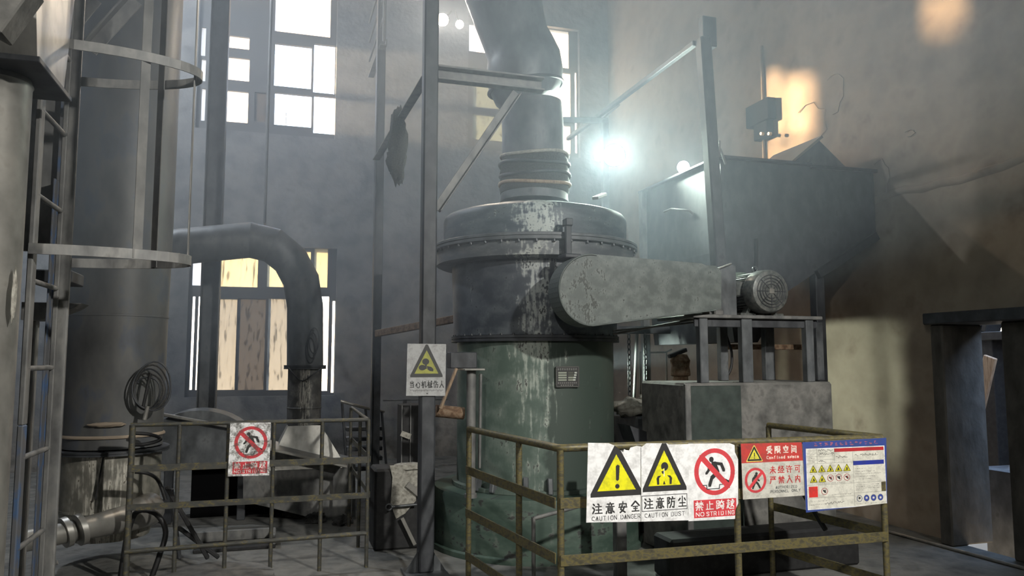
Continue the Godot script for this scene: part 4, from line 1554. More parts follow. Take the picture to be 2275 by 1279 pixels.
	bar(st, Vector3(wp.x, 3.4, -10.5), Vector3(wp.x, 3.4, WALL_Z), 0.03, 0.03)
	solo("drop_pipe", st, M.dust_steel, "thin vertical pipe between the panes of the upper left window", "pipe")

# one segment of a segmented bend: its ends are cut on the bisecting planes
func gore(st: SurfaceTool, cs: Array, i: int, r: float) -> void:
	var d: Vector3 = (cs[i + 1] - cs[i]).normalized()
	var n0: Vector3 = d if i == 0 else (d + (cs[i] - cs[i - 1]).normalized()).normalized()
	var n1: Vector3 = d if i == cs.size() - 2 else (d + (cs[i + 2] - cs[i + 1]).normalized()).normalized()
	var x := Vector3.BACK
	var y := d.cross(x).normalized()
	st.set_smooth_group(7)
	for k in 28:
		var v4 := []
		for e in [[k, 0], [k + 1, 0], [k + 1, 1], [k, 1]]:
			var a: float = TAU * e[0] / 28.0
			var o := (x * cos(a) + y * sin(a)) * r
			var p: Vector3 = cs[i + e[1]]
			var n: Vector3 = n1 if e[1] else n0
			v4.append(p + o - d * (o.dot(n) / d.dot(n)))
		q(st, v4[0], v4[1], v4[2], v4[3], (v4[0] + v4[2]) * 0.5 - (cs[i] + cs[i + 1]) * 0.5 - d * ((v4[0] + v4[2]) * 0.5 - (cs[i] + cs[i + 1]) * 0.5).dot(d))
	st.set_smooth_group(flat_group)

func tower_mat() -> StandardMaterial3D:
	var m: StandardMaterial3D = stuff([[0.0, c(74, 74, 74)], [0.4, c(90, 90, 90)], [0.6, c(98, 97, 95)], [0.78, c(86, 90, 98)], [1.0, c(80, 80, 80)]], 0.01, Vector3(0.7, 0.35, 0.7), 0.5, 0.12, 75, 0.08)
	return m

# ------------------------------------------------------------------ railings
func fences() -> void:
	# right: an enclosure of three sides
	var o := thing("railing", "worn yellow railing round the mill on the right, hung with warning signs", "railing", Vector3(2.6, 0, -4.05))
	var c0 := Vector3(1.36, 1.1, -5.45)
	var c1 := Vector3(1.53, 1.1, -4.06)
	var c2 := Vector3(3.70, 1.1, -4.0)
	var c3 := Vector3(3.56, 1.1, -4.97)
	var st := S()
	tube(st, [c0 + Vector3(0, -0.01, 0), c0.lerp(c1, 0.94), c0.lerp(c1, 0.985) , c1.lerp(c2, 0.012), c1.lerp(c2, 0.04), c2], 0.022, 14)
	mk("top_rail", st, M.rail, o)
	st = S()
	tube(st, [c2, c3], 0.022, 14)
	mk("top_rail", st, M.rail, o)
	for p in [c0, c0.lerp(c1, 0.62), c1 + Vector3(0.01, 0, 0), Vector3(at(1639, 1100, -4.02).x, 1.1, -4.03), c2, c3]:
		st = S()
		tube(st, [Vector3(p.x, 0, p.z), Vector3(p.x, 1.09, p.z)], 0.02, 12)
		mk("post", st, M.rail, o)
	var segs := [[c0, c1], [c1, c2], [c2, c3]]
	for k in 3:
		var e: Array = segs[k]
		for h in [0.8, 0.49] if k == 1 else [0.8, 0.5, 0.2]:
			st = S()
			var out: Vector3 = (e[1] - e[0]).cross(Vector3.UP).normalized() * 0.022
			bar(st, Vector3(e[0].x, h, e[0].z) + out, Vector3(e[1].x, h, e[1].z) + out, 0.008, 0.06)
			mk("rail_bar", st, M.rail, o)
	st = S()
	bar(st, Vector3(3.56, 1.0, -4.95), Vector3(3.66, 0.42, -4.5), 0.03, 0.03)
	mk("corner_brace", st, M.black, o)
	# left: one long side and a return
	var l := thing("railing", "dull steel railing on the left in front of the fan, with one sign", "railing", Vector3(-0.14, 0, -6.1))
	var x0 := at(290, 950, -6.1).x
	var x1 := at(817, 950, -6.1).x
	var top := at(290, 944, -6.1).y
	st = S()
	tube(st, [Vector3(x0, top, -6.1), Vector3(x1, top, -6.1)], 0.015, 10)
	mk("top_rail", st, M.rail_dull, l)
	st = S()
	tube(st, [Vector3(x1, top, -6.1), Vector3(x1 + 0.02, top, -7.6)], 0.015, 10)
	mk("top_rail", st, M.rail_dull, l)
	for px in [290, 395, 505, 606, 714, 817]:
		st = S()
		var x := at(px, 1050, -6.1).x
		tube(st, [Vector3(x, 0, -6.1), Vector3(x, top, -6.1)], 0.022 if px == 290 else 0.015, 10)
		mk("post", st, M.rail_dull, l)
	for z in [-6.75, -7.6]:
		st = S()
		tube(st, [Vector3(x1 + 0.01, 0, z), Vector3(x1 + 0.01, top, z)], 0.015, 10)
		mk("post", st, M.rail_dull, l)
	for e in [[1030, 0.05], [1112, 0.045]]:
		var h := at(560, e[0], -6.1).y
		st = S()
		bb(st, Vector3(x0, h - e[1] * 0.5, -6.085), Vector3(x1, h + e[1] * 0.5, -6.078))
		mk("rail_bar", st, M.rail_dull, l)
		st = S()
		bb(st, Vector3(x1 + 0.02, h - e[1] * 0.5, -7.6), Vector3(x1 + 0.027, h + e[1] * 0.5, -6.1))
		mk("rail_bar", st, M.rail_dull, l)
	st = S()
	var hb := at(560, 1203, -6.1).y
	tube(st, [Vector3(x0, hb - 0.01, -6.09), Vector3(x1, hb + 0.01, -6.09)], 0.017, 10)
	mk("bottom_rail", st, M.rail_dull, l)

# ------------------------------------------------------------------ signs
var G := {
	"注": "1133 0639 0f3a 91b3 55f5 6afa 4fgf a5af", "意": "8082 32e2 6265 b2a5 16f6 48c8cc4c48 4aca 2d1g 5d5fagbe 9d9e ddff", "安": "8082 2623e3e6 754bcg b78d3g 18f8",
	"全": "8017 80f7 48c8 5bbb 2fef 888f", "防": "111g 115136592a a0b2 63f3 938b5g 87e7dgaf", "尘": "8086 4316 c3e6 3ada 878f 1fff", "禁": "1373 4048 4317 4377 93f3 c0c8 c387 c3g7 49c9 1bfb 8b8g 4d2g cdeg",
	"止": "818f 86e6 363f 1fff", "跨": "1161651511 454e 4979 181f 1f7d 83g3 c078 c3g8 99f9 8bgb abadfdegcg", "越": "2272 4047 1676 464d 4979 381f 2c7gfg 93g3 a3ab9d c0cafd d0e1 f5ab",
	"受": "d032 3346 7376 c3a6 1917f7f9 4aca3g 5beg", "限": "111g 115136592a 71e1e8 75e5 78e8 717fbc a8fg f9ac", "空": "8082 2623e3e6 6548 a5d8 4ada 8a8f 2fef", "间": "2042 242g 62e2egcf 56b6bd5d56 59b9",
	"未": "43c3 17f7 808g 871f 87ff", "经": "401555 630a6a 0f7d 81e178 a4f8 8afa babf 7fgf", "许": "1132 06363f5d 9064 83f3 68g8 b3bg", "可": "11f1 d1dgbf 35959b3b35", "严": "11f1 6165 a1a5 3426 d3c6 17f7 272b0g",
	"入": "5181 80851g 85fg", "内": "2g23e3egcf 8085 843c 87cc", "当": "8086 2245 d2b5 27e7ef 2fef 2bdb", "心": "270c 464e7gcgdc 8395 d5fa", "机": "0464 303g 340b 346a 928b6g 92e2efgfgc", "械": "0464 303g 340b 346a 75g5 c0cbfggd e0f2 89c9 797c6g b7bg f79g",
	"伤": "4007 252g 9064 73f3 78f8egcf a56g", "人": "80871g 87fg",
	"A": "0g808g 80gg 4ana", "B": "000gcgfdca0a caf6c000", "C": "f3c040040cggg", "D": "000gagfcf4a00", "E": "f000 0ggg 000g 08c8", "F": "f0000g 08c8", "G": "f3b0500404 040c5gbgfdf8a8", "H": "000g f0fg 08f8", "I": "808g", "L": "000gfg", "M": "0g008cg0gg", "N": "0g00fgf0", "O": "50b0g4gcbg5g0c0450", "P": "0g00c0f3f6c909", "R": "0g00c0f3f6c909 89fg", "S": "f3c030030588fbfdcg3g0d", "T": "00g0 808g", "U": "000c4gbgfcf0", "Y": "0088g0 888g", "Z": "00f00gfg",
	"a": "3696d9dg d838a 1adacgdg1g1c", "c": "d7a6361a1d4gagdf", "d": "d0dg d7a6361a1d4gagdd", "e": "1bdbd9a6361a1d4gbgde", "f": "c0906264 6g64 2686", "i": "868g 8183", "n": "161g 18469 6969d9dg", "o": "5696d9ddag4g1d1956", "p": "161g 18469 6a6d9ddag3g1e", "s": "d73617394a9bdcdfag1f"
}

func v(ch: String) -> int:
	return "0123456789abcdefg".find(ch)

func dab(im: Image, a: Vector2, b: Vector2, w: float, col: Color) -> void:
	var n := int(max(1.0, a.distance_to(b) / 0.7))
	for i in n + 1:
		var p := a.lerp(b, float(i) / n)
		im.fill_rect(Rect2i(int(round(p.x - w * 0.5)), int(round(p.y - w * 0.5)), int(max(1.0, round(w))), int(max(1.0, round(w)))), col)

func glyph(im: Image, ch: String, x: float, y: float, w: float, h: float, t: float, col: Color) -> void:
	if not G.has(ch):
		return
	for s in G[ch].split(" "):
		var last := Vector2(-1, -1)
		for i in range(0, s.length() - 1, 2):
			var p := Vector2(x + w * max(v(s[i]), 0) / 16.0, y + h * max(v(s[i + 1]), 0) / 16.0)
			if last.x >= 0.0:
				dab(im, last, p, t, col)
			last = p

func text(im: Image, s: String, x: float, y: float, w: float, h: float, gap: float, t: float, col: Color) -> void:
	for ch in s:
		glyph(im, ch, x, y, w, h, t, col)
		x += w + gap

func poly_fill(im: Image, pts: Array, col: Color) -> void:
	var y0 := 99999.0
	var y1 := -99999.0
	for p in pts:
		y0 = min(y0, p.y); y1 = max(y1, p.y)
	for y in range(int(max(y0, 0)), int(min(y1 + 1, im.get_height()))):
		var xs := []
		for i in pts.size():
			var a: Vector2 = pts[i]
			var b: Vector2 = pts[(i + 1) % pts.size()]
			if (a.y <= y + 0.5) != (b.y <= y + 0.5):
				xs.append(a.x + (y + 0.5 - a.y) / (b.y - a.y) * (b.x - a.x))
		xs.sort()
		for i in range(0, xs.size() - 1, 2):
			im.fill_rect(Rect2i(int(xs[i]), y, int(xs[i + 1] - xs[i] + 0.5), 1), col)

func oval(im: Image, x: float, y: float, rx: float, ry: float, col: Color) -> void:
	var pts := []
	for i in 48:
		pts.append(Vector2(x + rx * cos(TAU * i / 48), y + ry * sin(TAU * i / 48)))
	poly_fill(im, pts, col)

func warn(im: Image, x: float, y: float, w: float, h: float, dark: Color, yel: Color, edge := 0.1) -> void:
	# triangle with rounded corners, apex up; x, y is the middle of the base
	var r := w * 0.035
	for e in [[0.0, dark, r], [edge, yel, 0.0]]:
		var k: float = e[0]
		var a := Vector2(x, y - h + k * h * 1.55)
		var b := Vector2(x - w * 0.5 + k * w * 1.05, y - k * h * 0.85)
		var d := Vector2(x + w * 0.5 - k * w * 1.05, y - k * h * 0.85)
		poly_fill(im, [a, b, d], e[1])
		if e[2] > 0.0:
			for s in [[a, b], [b, d], [d, a]]:
				dab(im, s[0], s[1], r * 2.0, e[1])

func stained(im: Image, seed_: int, amount: float, streak := 1.0, col := Color(0.3, 0.29, 0.27)) -> ImageTexture:
	var n := FastNoiseLite.new()
	n.seed = seed_
	n.frequency = 0.012
	n.fractal_octaves = 5
	for y in im.get_height():
		for x in im.get_width():
			var a := n.get_noise_2d(x * streak, y)
			var b := n.get_noise_2d(x * 4.0 + 900.0, y * 4.0)
			var k := clampf(0.12 + a * 0.5 + b * 0.25, 0.0, 1.0) * amount
			im.set_pixel(x, y, im.get_pixel(x, y).lerp(col, k))
	return ImageTexture.create_from_image(im)

func person(im: Image, x: float, y: float, s: float, col: Color, walk: Array, t: float) -> void:
	oval(im, x + walk[0][0] * s, y + walk[0][1] * s, s * 0.075, s * 0.085, col)
	for e in walk.slice(1):
		dab(im, Vector2(x + e[0] * s, y + e[1] * s), Vector2(x + e[2] * s, y + e[3] * s), t * e[4], col)

const STRIDE := [[-0.1, -0.42], [-0.03, -0.28, 0.08, 0.02, 1.7], [0.0, -0.3, 0.22, -0.26, 1.0], [0.22, -0.26, 0.3, -0.06, 0.9], [-0.06, -0.24, -0.2, -0.1, 0.9], [-0.2, -0.08, -0.28, 0.02, 0.7], [0.06, 0.02, -0.1, 0.16, 1.1], [-0.1, 0.16, -0.18, 0.4, 1.0], [0.1, 0.05, 0.24, 0.2, 1.0], [0.24, 0.2, 0.44, 0.3, 0.7]]
const WALK := [[0.06, -0.42], [0.02, -0.28, -0.02, 0.04, 2.0], [0.0, -0.28, -0.16, -0.1, 1.0], [-0.16, -0.1, -0.18, 0.04, 0.9], [0.04, -0.26, 0.12, -0.06, 1.0], [0.12, -0.06, 0.2, 0.0, 0.9], [-0.02, 0.04, -0.08, 0.2, 1.2], [-0.08, 0.2, -0.18, 0.44, 1.0], [0.02, 0.06, 0.14, 0.2, 1.1], [0.14, 0.2, 0.24, 0.42, 1.0]]

func ban(im: Image, x: float, y: float, rx: float, ry: float, w: float, red: Color, paper: Color, ink: Color, fig: Array, back := false) -> void:
	oval(im, x, y, rx, ry, red)
	oval(im, x, y, rx - w, ry - w, paper)
	person(im, x, y + ry * 0.04, ry * 1.35, ink, fig, ry * 0.115)
	if fig == STRIDE:
		var b := y + ry * 0.56
		for s in [[-0.6, 0.0, -0.42, 0.0], [-0.42, 0.0, -0.4, 0.17], [-0.4, 0.17, 0.2, 0.17], [0.2, 0.17, 0.22, 0.0], [0.22, 0.0, 0.36, 0.0]]:
			dab(im, Vector2(x + s[0] * rx, b + s[1] * ry), Vector2(x + s[2] * rx, b + s[3] * ry), max(2.0, ry * 0.03), ink)
	var d := Vector2((rx - w * 0.5) * 0.72, (ry - w * 0.5) * 0.72)
	if back:
		d.x = -d.x
	dab(im, Vector2(x - d.x, y - d.y), Vector2(x + d.x, y + d.y), w * 0.85, red)

const INK := Color(0.17, 0.165, 0.165)
const PAPER := Color(0.96, 0.955, 0.955)
const YEL := Color(0.94, 0.91, 0.06)
const RED := Color(0.84, 0.25, 0.28)

func sheet(n: int) -> Image:
	# one sheet of 340 x 496 dots with its printed sign
	var im := Image.create(340, 496, false, Image.FORMAT_RGB8)
	im.fill(PAPER)
	if n == 0:
		warn(im, 182, 322, 292, 290, INK, YEL, 0.1)
		poly_fill(im, [Vector2(179, 148), Vector2(190, 140), Vector2(202, 148), Vector2(196, 232), Vector2(187, 240), Vector2(178, 232)], INK)
		oval(im, 186, 272, 13, 14, INK)
		text(im, "注意安全", 38, 368, 54, 64, 22, 6.5, INK)
		text(im, "CAUTION", 34, 448, 15, 25, 7.0, 3.2, INK)
		text(im, "DANGER", 205, 448, 14, 25, 6.5, 3.2, INK)
	elif n == 1:
		warn(im, 166, 294, 286, 290, INK, YEL, 0.1)
		# head in profile with a mask, and shoulders
		oval(im, 168, 150, 25, 27, INK)
		poly_fill(im, [Vector2(140, 172), Vector2(166, 160), Vector2(168, 196), Vector2(150, 190)], YEL)
		poly_fill(im, [Vector2(144, 180), Vector2(160, 176), Vector2(162, 196), Vector2(152, 196)], INK)
		dab(im, Vector2(162, 168), Vector2(163, 210), 5, PAPER)
		poly_fill(im, [Vector2(114, 262), Vector2(110, 224), Vector2(120, 208), Vector2(144, 206), Vector2(128, 222), Vector2(128, 262)], INK)
		poly_fill(im, [Vector2(214, 262), Vector2(218, 224), Vector2(208, 208), Vector2(184, 206), Vector2(200, 222), Vector2(200, 262)], INK)
		poly_fill(im, [Vector2(163, 238), Vector2(172, 262), Vector2(154, 262)], INK)
		for s in [[6, 328, 320, 328], [320, 328, 320, 422], [320, 422, 6, 422], [6, 422, 6, 328]]:
			dab(im, Vector2(s[0], s[1]), Vector2(s[2], s[3]), 4, INK)
		text(im, "注意防尘", 24, 342, 58, 66, 20, 6.5, INK)
		text(im, "CAUTION", 26, 438, 16, 25, 7.5, 3.2, INK)
		text(im, "DUST", 208, 438, 17, 25, 8.5, 3.2, INK)
	else:
		ban(im, 180, 186, 136, 150, 29, RED, PAPER, INK, STRIDE)
		im.fill_rect(Rect2i(36, 362, 284, 112), RED)
		text(im, "禁止跨越", 46, 370, 52, 56, 17, 6.0, Color(0.95, 0.93, 0.92))
		text(im, "NO", 50, 440, 22, 24, 8, 4.0, Color(0.95, 0.93, 0.92))
		text(im, "STRIDING", 120, 440, 16, 24, 8, 4.0, Color(0.95, 0.93, 0.92))
	return im

func confined() -> Image:
	var im := Image.create(480, 424, false, Image.FORMAT_RGB8)
	im.fill(Color(0.8, 0.79, 0.75))
	im.fill_rect(Rect2i(0, 0, 480, 150), Color(0.76, 0.24, 0.22))
	warn(im, 100, 138, 116, 118, Color(0.92, 0.84, 0.4), Color(0.92, 0.84, 0.4), 0.02)
	warn(im, 100, 132, 100, 102, INK, Color(0.88, 0.84, 0.26), 0.1)
	dab(im, Vector2(100, 76), Vector2(100, 100), 7, INK)
	oval(im, 100, 114, 4.5, 4.5, INK)
	var pale := Color(0.93, 0.87, 0.82)
	text(im, "受限空间", 192, 28, 46, 56, 18, 7, pale)
	text(im, "Confined", 194, 104, 13, 22, 5.5, 3.6, pale)
	text(im, "space", 356, 104, 13, 22, 5.5, 3.6, pale)
	ban(im, 104, 284, 82, 96, 19, RED, Color(0.8, 0.79, 0.75), INK, WALK, true)
	text(im, "未经许可", 214, 184, 46, 54, 18, 6, Color(0.74, 0.22, 0.22))
	text(im, "严禁入内", 214, 262, 46, 54, 18, 6, Color(0.74, 0.22, 0.22))
	text(im, "AUTHORIZED", 256, 338, 11, 19, 6, 2.6, Color(0.28, 0.3, 0.3))
	text(im, "PERSONNEL", 216, 368, 11, 19, 5, 2.6, Color(0.28, 0.3, 0.3))
	text(im, "ONLY", 380, 368, 12, 19, 6, 2.6, Color(0.28, 0.3, 0.3))
	return im

func notice() -> Image:
	var im := Image.create(640, 560, false, Image.FORMAT_RGB8)
	var pap := Color(0.86, 0.85, 0.8)
	var blue := Color(0.2, 0.28, 0.56)
	im.fill(blue)
	im.fill_rect(Rect2i(22, 62, 600, 480), Color(0.93, 0.93, 0.93))
	im.fill_rect(Rect2i(27, 68, 590, 468), pap)
	var rng := RandomNumberGenerator.new()
	rng.seed = 12
	# the washed-out heading: strokes that can no longer be read
	for i in 13:
		for k in 5:
			var x := 86.0 + i * 38.0 + rng.randf_range(0, 10)
			im.fill_rect(Rect2i(int(x), 18 + rng.randi_range(0, 22), rng.randi_range(4, 22), rng.randi_range(4, 8)), Color(0.62, 0.36, 0.46))
	im.fill_rect(Rect2i(234, 70, 380, 28), Color(0.72, 0.16, 0.18))
	im.fill_rect(Rect2i(372, 176, 240, 34), Color(0.15, 0.2, 0.58))
	im.fill_rect(Rect2i(34, 362, 66, 84), Color(0.84, 0.2, 0.18))
	var line := Color(0.5, 0.5, 0.47)
	for y in [98, 126, 154]:
		im.fill_rect(Rect2i(27, y, 206, 2), line)
	for e in [[27, 182, 345, 2], [27, 350, 345, 2], [27, 450, 345, 2], [372, 350, 245, 2], [372, 430, 245, 2], [372, 100, 2, 436], [102, 70, 2, 112], [232, 70, 2, 112], [106, 350, 2, 100]]:
		im.fill_rect(Rect2i(e[0], e[1], e[2], e[3]), line)
	var yel := Color(0.84, 0.8, 0.18)
	for k in 7:
		var x := 72.0 + 63.0 * (k % 5)
		var y := 252.0 + 78.0 * (k / 5)
		warn(im, x, y, 52, 54, Color(0.4, 0.38, 0.1), yel, 0.06)
		dab(im, Vector2(x, y - 26), Vector2(x + 4 * (k % 3 - 1), y - 12), 8, INK)
		dab(im, Vector2(x - 8, y - 10), Vector2(x + 8, y - 10 - k), 4, INK)
	for e in [[198, 302, 0], [261, 302, 1], [322, 302, 2], [150, 404, 3]]:
		oval(im, e[0], e[1], 24, 27, Color(0.6, 0.2, 0.22))
		oval(im, e[0], e[1], 20, 23, pap)
		dab(im, Vector2(e[0] - 8, e[1] - 8), Vector2(e[0] + 6, e[1] + 8), 9, INK)
		dab(im, Vector2(e[0] + 8, e[1] - 10), Vector2(e[0] - 2, e[1] + 4), 5, INK if e[2] % 2 else Color(0.6, 0.2, 0.22))
	for k in 4:
		var x := 412.0 + 54.0 * k
		oval(im, x, 478, 21, 26, Color(0.2, 0.26, 0.42))
		oval(im, x, 478, 17, 22, pap if k == 0 else Color(0.24, 0.3, 0.62))
		oval(im, x, 474 + 2 * k, 8, 9, pap if k else INK)
	var dim := Color(0.48, 0.47, 0.45)
	for e in [[386, 236, 70], [386, 258, 150], [386, 278, 200], [386, 300, 160], [386, 320, 120], [386, 366, 180], [386, 380, 220], [386, 394, 210], [386, 408, 60], [176, 432, 170], [34, 474, 150], [34, 500, 120], [34, 80, 60], [34, 108, 50], [34, 136, 56], [34, 164, 54], [382, 516, 220], [46, 262, 300], [46, 338, 310]]:
		var x: int = e[0]
		while x < e[0] + e[2]:
			var w := rng.randi_range(4, 12)
			im.fill_rect(Rect2i(x, e[1] + rng.randi_range(0, 2), w, rng.randi_range(2, 5)), dim.lerp(pap, rng.randf() * 0.6))
			x += w + rng.randi_range(2, 6)
	# handwriting, too faded to read
	for e in [[110, 82, 110], [110, 110, 120], [112, 168, 50], [246, 138, 84], [386, 130, 30], [430, 130, 140], [150, 498, 140]]:
		var p := Vector2(e[0], e[1])
		while p.x < e[0] + e[2]:
			var nx := Vector2(p.x + rng.randf_range(2, 8), e[1] + rng.randf_range(-11, 9))
			dab(im, p, nx, 2.2, INK)
			p = nx
	return im

func machine_sign() -> Image:
	var im := Image.create(340, 460, false, Image.FORMAT_RGB8)
	im.fill(Color(0.66, 0.66, 0.66))
	var dk := Color(0.24, 0.24, 0.24)
	warn(im, 172, 286, 260, 270, dk, Color(0.62, 0.62, 0.3), 0.1)
	oval(im, 164, 158, 30, 28, dk)
	oval(im, 136, 210, 32, 24, dk)
	poly_fill(im, [Vector2(176, 196), Vector2(212, 204), Vector2(232, 224), Vector2(230, 244), Vector2(200, 240), Vector2(180, 226)], dk)
	dab(im, Vector2(166, 150), Vector2(166, 214), 16, dk)
	text(im, "当心机械伤人", 30, 328, 38, 58, 13, 6, Color(0.2, 0.2, 0.2))
	var rng := RandomNumberGenerator.new()
	rng.seed = 8
	for i in 22:
		im.fill_rect(Rect2i(34 + i * 13, 402 + rng.randi_range(0, 3), 8, rng.randi_range(8, 15)), Color(0.46, 0.46, 0.46))
	im.fill_rect(Rect2i(172, 432, 14, 9), dk)
	return im

# a thin sheet with the outline given in pixels of the sight lines that meet the plane z
func poster(called: String, outline: Array, z: float, im: Image, seed_: int, dirt: float, label: String, streak := 1.0) -> MeshInstance3D:
	var pts := PackedVector2Array()
	for e in outline:
		var p := at(e[0], e[1], z)
		pts.append(Vector2(p.x, p.y))
	var st := S()
	slab(st, pts, 0.004, Transform3D(Basis(), Vector3(0, 0, z)))
	var m := drum_mat(stained(im, seed_, dirt, streak), 0.6, 0.0)
	return solo(called, st, m, label, "sign")

func posters() -> void:
	var z := -3.985
	poster("warning_sign", [[1306, 983], [1352, 984], [1366, 990], [1378, 1000], [1384, 1004], [1386, 997], [1390, 999], [1397, 1000], [1400, 994], [1414, 990], [1426, 992], [1425, 1158], [1302, 1160], [1304, 1060]], z, sheet(0), 1, 0.42, "white warning sheet with a yellow exclamation triangle, leftmost on the railing")
	poster("warning_sign", [[1424, 993], [1436, 984], [1480, 984], [1486, 987], [1529, 986], [1530, 1155], [1424, 1158]], z + 0.006, sheet(1), 2, 0.45, "white dust warning sheet with a masked head in a yellow triangle")
	poster("warning_sign", [[1529, 985], [1620, 984], [1631, 988], [1632, 1004], [1639, 1020], [1639, 1118], [1633, 1132], [1632, 1152], [1529, 1157]], z + 0.002, sheet(2), 3, 0.4, "white no striding sheet with a red barred circle on the right railing")
	poster("warning_sign", [[1645, 985], [1780, 982], [1787, 1100], [1650, 1109]], z, confined(), 4, 0.55, "red and white confined space sign on the right railing")
	poster("notice_board", [[1782, 982], [1968, 972], [1970, 1117], [1790, 1138]], z + 0.006, notice(), 5, 0.5, "blue framed notice board with rows of small hazard symbols")
	poster("warning_sign", [[512, 939], [602, 938], [598, 1055], [506, 1058], [508, 1020]], -6.06, sheet(2), 6, 1.7, "dirt smeared no striding sign with red circle on the left railing")
	poster("warning_sign", [[905, 763], [991, 764], [989, 879], [902, 879]], -5.71, machine_sign(), 7, 0.5, "faded grey machinery hazard sign on the square column")

# ------------------------------------------------------------------ what stands behind the guard on the right
func chain(p: Vector3, n: int, label: String) -> void:
	var o := thing("hanging_chain", label, "chain", p, "chains behind the mill")
	var st := S()
	var ring := []
	for i in 16:
		var a := TAU * i / 16
		ring.append(Vector3(0.016 * cos(a), 0.034 * sin(a), 0))
	tube(st, ring, 0.006, 6, false, true)
	var mesh := done(st)
	for k in n:
		part_at("link", mesh, M.bolt, o, Transform3D(Basis(Vector3.UP, PI * 0.5 * (k % 2) + 0.4), p + Vector3(0, -0.034 - 0.054 * k, 0)))
	st = S()
	ring = []
	for i in 18:
		var a := TAU * i / 18
		ring.append(p + Vector3(0.03 * cos(a), -0.054 * n - 0.1 + 0.1 * sin(a), 0))
	tube(st, ring, 0.008, 6, false, true)
	mk("hook_ring", st, M.bolt, o)

func back_clutter() -> void:
	var z := -7.3
	var st := S()
	bar(st, at(1362, 733, z), at(1550, 733, z), 0.08, 0.08)
	solo("back_beam", st, M.dark_steel, "dark beam above the chains, right of the mill", "beam")
	chain(at(1397, 740, z + 0.06), 12, "hanging chain nearest the mill")
	chain(at(1433, 740, z + 0.06), 13, "hanging chain nearer the rusty valve")
	st = S()
	tube(st, [at(1415, 740, z - 0.3), at(1409, 880, z - 0.3), Vector3(at(1409, 880, z - 0.3).x, 0, z - 0.3)], 0.018, 8)
	solo("thin_post", st, M.dust_steel, "thin grey post between the two hanging chains", "post")
	st = S()
	tube(st, [at(1421, 783, z - 0.5), at(1480, 782, z - 0.5), at(1492, 776, z - 0.5)], 0.012, 8)
	bar(st, at(1421, 783, z - 0.5), Vector3(at(1421, 783, z - 0.5).x, 0, z - 0.5), 0.02, 0.02)
	bar(st, at(1480, 783, z - 0.5), Vector3(at(1480, 783, z - 0.5).x, 0, z - 0.5), 0.02, 0.02)
	solo("back_handrail", st, M.bright_steel, "thin pale handrail behind the chains", "handrail")
	# rusty valve body
	var vb := at(1512, 850, -6.9)
	var o := thing("rusty_valve", "rust brown valve body standing behind the motor stand", "valve", Vector3(vb.x, 0, -6.9))
	st = S()
	var y0 := at(1512, 858, -6.9).y
	lathe(st, [Vector2(0, 0), Vector2(0.11, 0), Vector2(0.11, y0 - 0.12), Vector2(0.1, y0 - 0.02), Vector2(0.115, y0), Vector2(0.115, y0 + 0.03), Vector2(0.08, y0 + 0.05), Vector2(0.075, y0 + 0.1), Vector2(0.1, y0 + 0.11), Vector2(0.1, y0 + 0.14), Vector2(0.09, y0 + 0.2), Vector2(0.1, y0 + 0.26), Vector2(0.07, y0 + 0.32), Vector2(0, y0 + 0.33)], 28, Transform3D(Basis(), Vector3(vb.x, 0, -6.9)))
	mk("body", st, M.rust, o)
	st = S()
	bar(st, Vector3(vb.x - 0.14, y0 + 0.3, -6.88), Vector3(vb.x + 0.06, y0 + 0.37, -6.88), 0.05, 0.04)
	mk("lever", st, M.dark_steel, o)
	# sacks heaped on a ledge
	st = S()
	bb(st, Vector3(3.22, 0, -7.2), Vector3(3.62, at(1440, 925, -6.5).y, -6.5), 0.02)
	solo("equipment_box", st, M.dark_steel, "dark equipment box right of the mill, under the sacks", "box")
	var n := 0
	for e in [[1400, 905, 0.17, 0.09, "bulging pale sack nearest the mill"], [1462, 888, 0.2, 0.08, "flat pale sack on top beside the chains"], [1440, 922, 0.24, 0.06, "dusty grey sack at the bottom right of the mill"]]:
		st = S()
		blob(st, at(e[0], e[1], -6.75 - 0.05 * n), Vector3(e[2], e[3], 0.2), 0.5, 80 + n)
		solo("sack", st, M.sack if n < 2 else M.rag, e[4], "sack", "sacks right of the mill")
		n += 1
	st = S()
	slab(st, PackedVector2Array([Vector2(0, 0), Vector2(0.45, -0.16), Vector2(0.46, -0.2), Vector2(0.05, -0.14)]), 0.25, Transform3D(Basis(), at(1372, 940, -6.3)))
	solo("tilted_plate", st, M.dark_steel, "dark plate tilted down to the right in front of the sacks", "plate")
	st = S()
	bb(st, at(1482, 1000, -6.42), at(1512, 870, -6.42) + Vector3(0, 0, -0.2))
	bb(st, Vector3(at(1482, 1000, -6.42).x, 0, -6.6), Vector3(at(1505, 1000, -6.42).x, at(1482, 998, -6.42).y, -6.45))
	solo("cable_trunk", st, M.dust_steel, "upright grey steel trunking left of the concrete block", "trunking")
	# crates in front of the block, under the railing
	st = S()
	bb(st, Vector3(2.75, 0, -5.3), Vector3(4.4, 0.3, -5.02), 0.02)
	solo("low_step", st, M.black, "long black step on the floor behind the signs", "step")
	st = S()
	bb(st, Vector3(2.42, 0, -5.3), Vector3(2.5, 0.95, -5.22))
	solo("short_post", st, M.dust_steel, "short grey post behind the dust warning sheet", "post")
	st = S()
	tube(st, [Vector3(1.7, 0.52, -5.0), Vector3(2.5, 0.62, -5.2)], 0.014, 8)
	tube(st, [Vector3(1.7, 0, -5.0), Vector3(1.7, 0.53, -5.0)], 0.014, 8)
	solo("bent_rod", st, M.dust_steel, "thin bent rod in front of the plinth behind the corner post", "rod")

